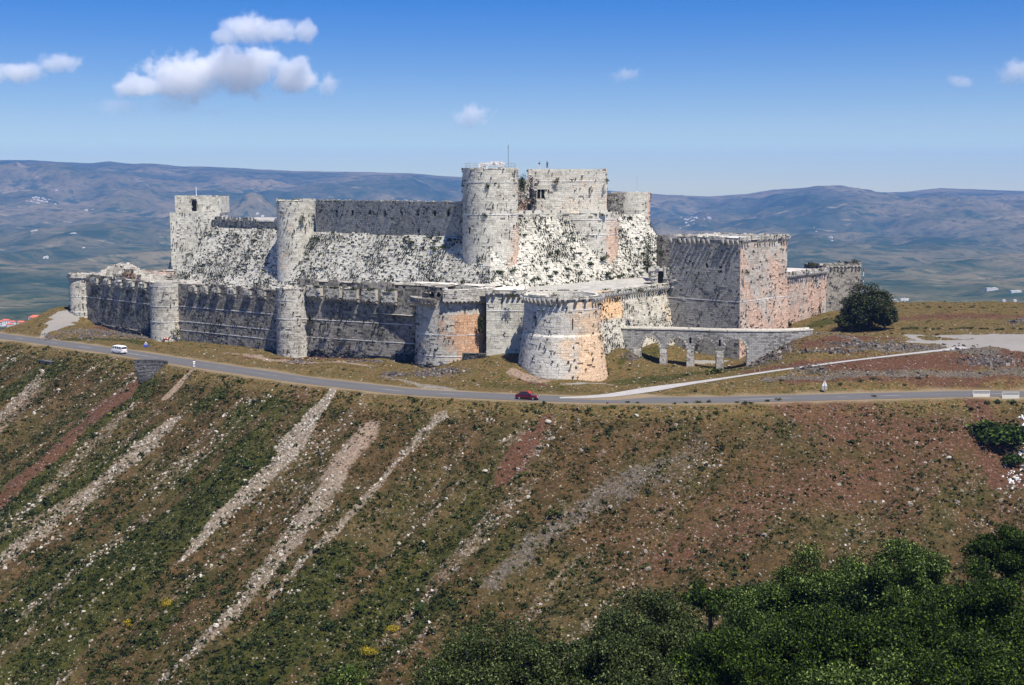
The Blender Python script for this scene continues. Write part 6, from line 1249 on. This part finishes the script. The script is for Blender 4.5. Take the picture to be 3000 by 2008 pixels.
# ------------------------------------------------------------------ clouds (real volumes above the haze) and the haze itself
def cloud(label, px, py, Y_, blobs, dens=.02, depth=.5, seed=0., soft=.5, scale=1.):
    """blobs: (px, py, radius px wide, radius px high) round the centre pick"""
    mpp = Y_/FPX; c = at(px, py, Y_); B = [((a-px)*mpp, 0., -(b-py)*mpp, rw*mpp, rh*mpp) for a, b, rw, rh in blobs]
    x0 = min(b[0]-b[3] for b in B)*1.25; x1 = max(b[0]+b[3] for b in B)*1.25; z0 = min(b[2]-b[4] for b in B)*1.3; z1 = max(b[2]+b[4] for b in B)*1.3; dy = max(b[4] for b in B)*1.6
    bm = MB(); bm.box(((x0+x1)/2, 0, (z0+z1)/2), ((x1-x0)/2, dy, (z1-z0)/2)); m = bpy.data.materials.new('cloud_vapour'); m.use_nodes = True; nt = m.node_tree; nt.nodes.clear(); T = NT(nt)
    out = T.n('ShaderNodeOutputMaterial'); pv = T.n('ShaderNodeVolumePrincipled'); nt.links.new(pv.outputs[0], out.inputs['Volume']); pv.inputs['Color'].default_value = (1, 1, 1, 1); pv.inputs['Anisotropy'].default_value = -.3; pv.inputs['Emission Strength'].default_value = 0.
    O = T.n('ShaderNodeTexCoord').outputs['Object']; f = None
    for bx, by, bz, rw, rh in B:
        mp = T.n('ShaderNodeMapping'); mp.vector_type = 'TEXTURE'; T.inp(mp.inputs[0], O); mp.inputs['Location'].default_value = (bx, by, bz); mp.inputs['Scale'].default_value = (rw, (rh+rw)*.5*depth*1.4, rh)
        ln = T.n('ShaderNodeVectorMath', operation='LENGTH'); T.inp(ln.inputs[0], mp.outputs[0]); v = T.math('SUBTRACT', 1., ln.outputs['Value'])
        f = v if f is None else T.math('SMOOTH_MAX', f, v, .25)
    mp = T.n('ShaderNodeMapping'); T.inp(mp.inputs[0], O); mp.inputs['Location'].default_value = (seed, seed*.7, 0); no = T.noise(mp.outputs[0], .0048*scale, 8, .68)
    d = T.ramp(T.math('ADD', f, T.math('MULTIPLY', T.math('SUBTRACT', no, .55), 2.6)), .0, soft); T.inp(pv.inputs['Density'], T.math('MULTIPLY', d, dens))
    o = bm.build('cloud', m); o.location = c; tag(o, label, 'cloud'); return o
cloud('large bright cumulus cloud above the left hills', 600, 225, 8800, [(540, 215, 140, 76), (700, 205, 140, 84), (845, 230, 90, 66), (430, 255, 120, 42)], .010, seed=3, soft=.3)
cloud('faint ragged cloud remnant below the large bright cumulus', 430, 310, 8900, [(340, 310, 110, 35), (500, 310, 110, 42), (620, 330, 60, 22)], .0028, seed=9, soft=.9)
cloud('smaller white cloud above the large cumulus', 765, 80, 8600, [(720, 75, 90, 52), (800, 90, 100, 40), (890, 95, 50, 34), (660, 105, 60, 28)], .009, seed=14, soft=.35)
cloud('soft cloud at the left edge of the sky', 100, 205, 8800, [(60, 208, 120, 36), (160, 188, 75, 42), (-40, 220, 90, 30)], .008, seed=21)
cloud('tiny cloud wisp right of the large cumulus', 965, 245, 8800, [(965, 245, 40, 40)], .008, seed=27, scale=1.6)
cloud('small round cloud wisp in the middle of the sky', 1383, 338, 9000, [(1383, 338, 62, 44)], .008, seed=33, scale=1.6); cloud('faint cloud wisp high right of the keep', 1837, 218, 9000, [(1837, 218, 55, 26)], .005, seed=41, scale=1.6)
cloud('pale cloud at the right edge of the sky', 2975, 205, 8800, [(2985, 205, 75, 48), (2810, 240, 50, 28)], .007, seed=47)
zlo = float(far.min())-2
mb = MB(); mb.box((0, 5300, (zlo+330)/2-.5), (7400, 5650, (330-zlo)/2+.5)); m = bpy.data.materials.new('haze_air'); m.use_nodes = True; nt = m.node_tree; nt.nodes.clear(); o_ = nt.nodes.new('ShaderNodeOutputMaterial'); pv = nt.nodes.new('ShaderNodeVolumePrincipled'); nt.links.new(pv.outputs[0], o_.inputs['Volume'])
pv.inputs['Color'].default_value = (.22, .44, 1., 1); pv.inputs['Density'].default_value = .000068; pv.inputs['Anisotropy'].default_value = .0
tag(mb.build('haze', m), kind='stuff')
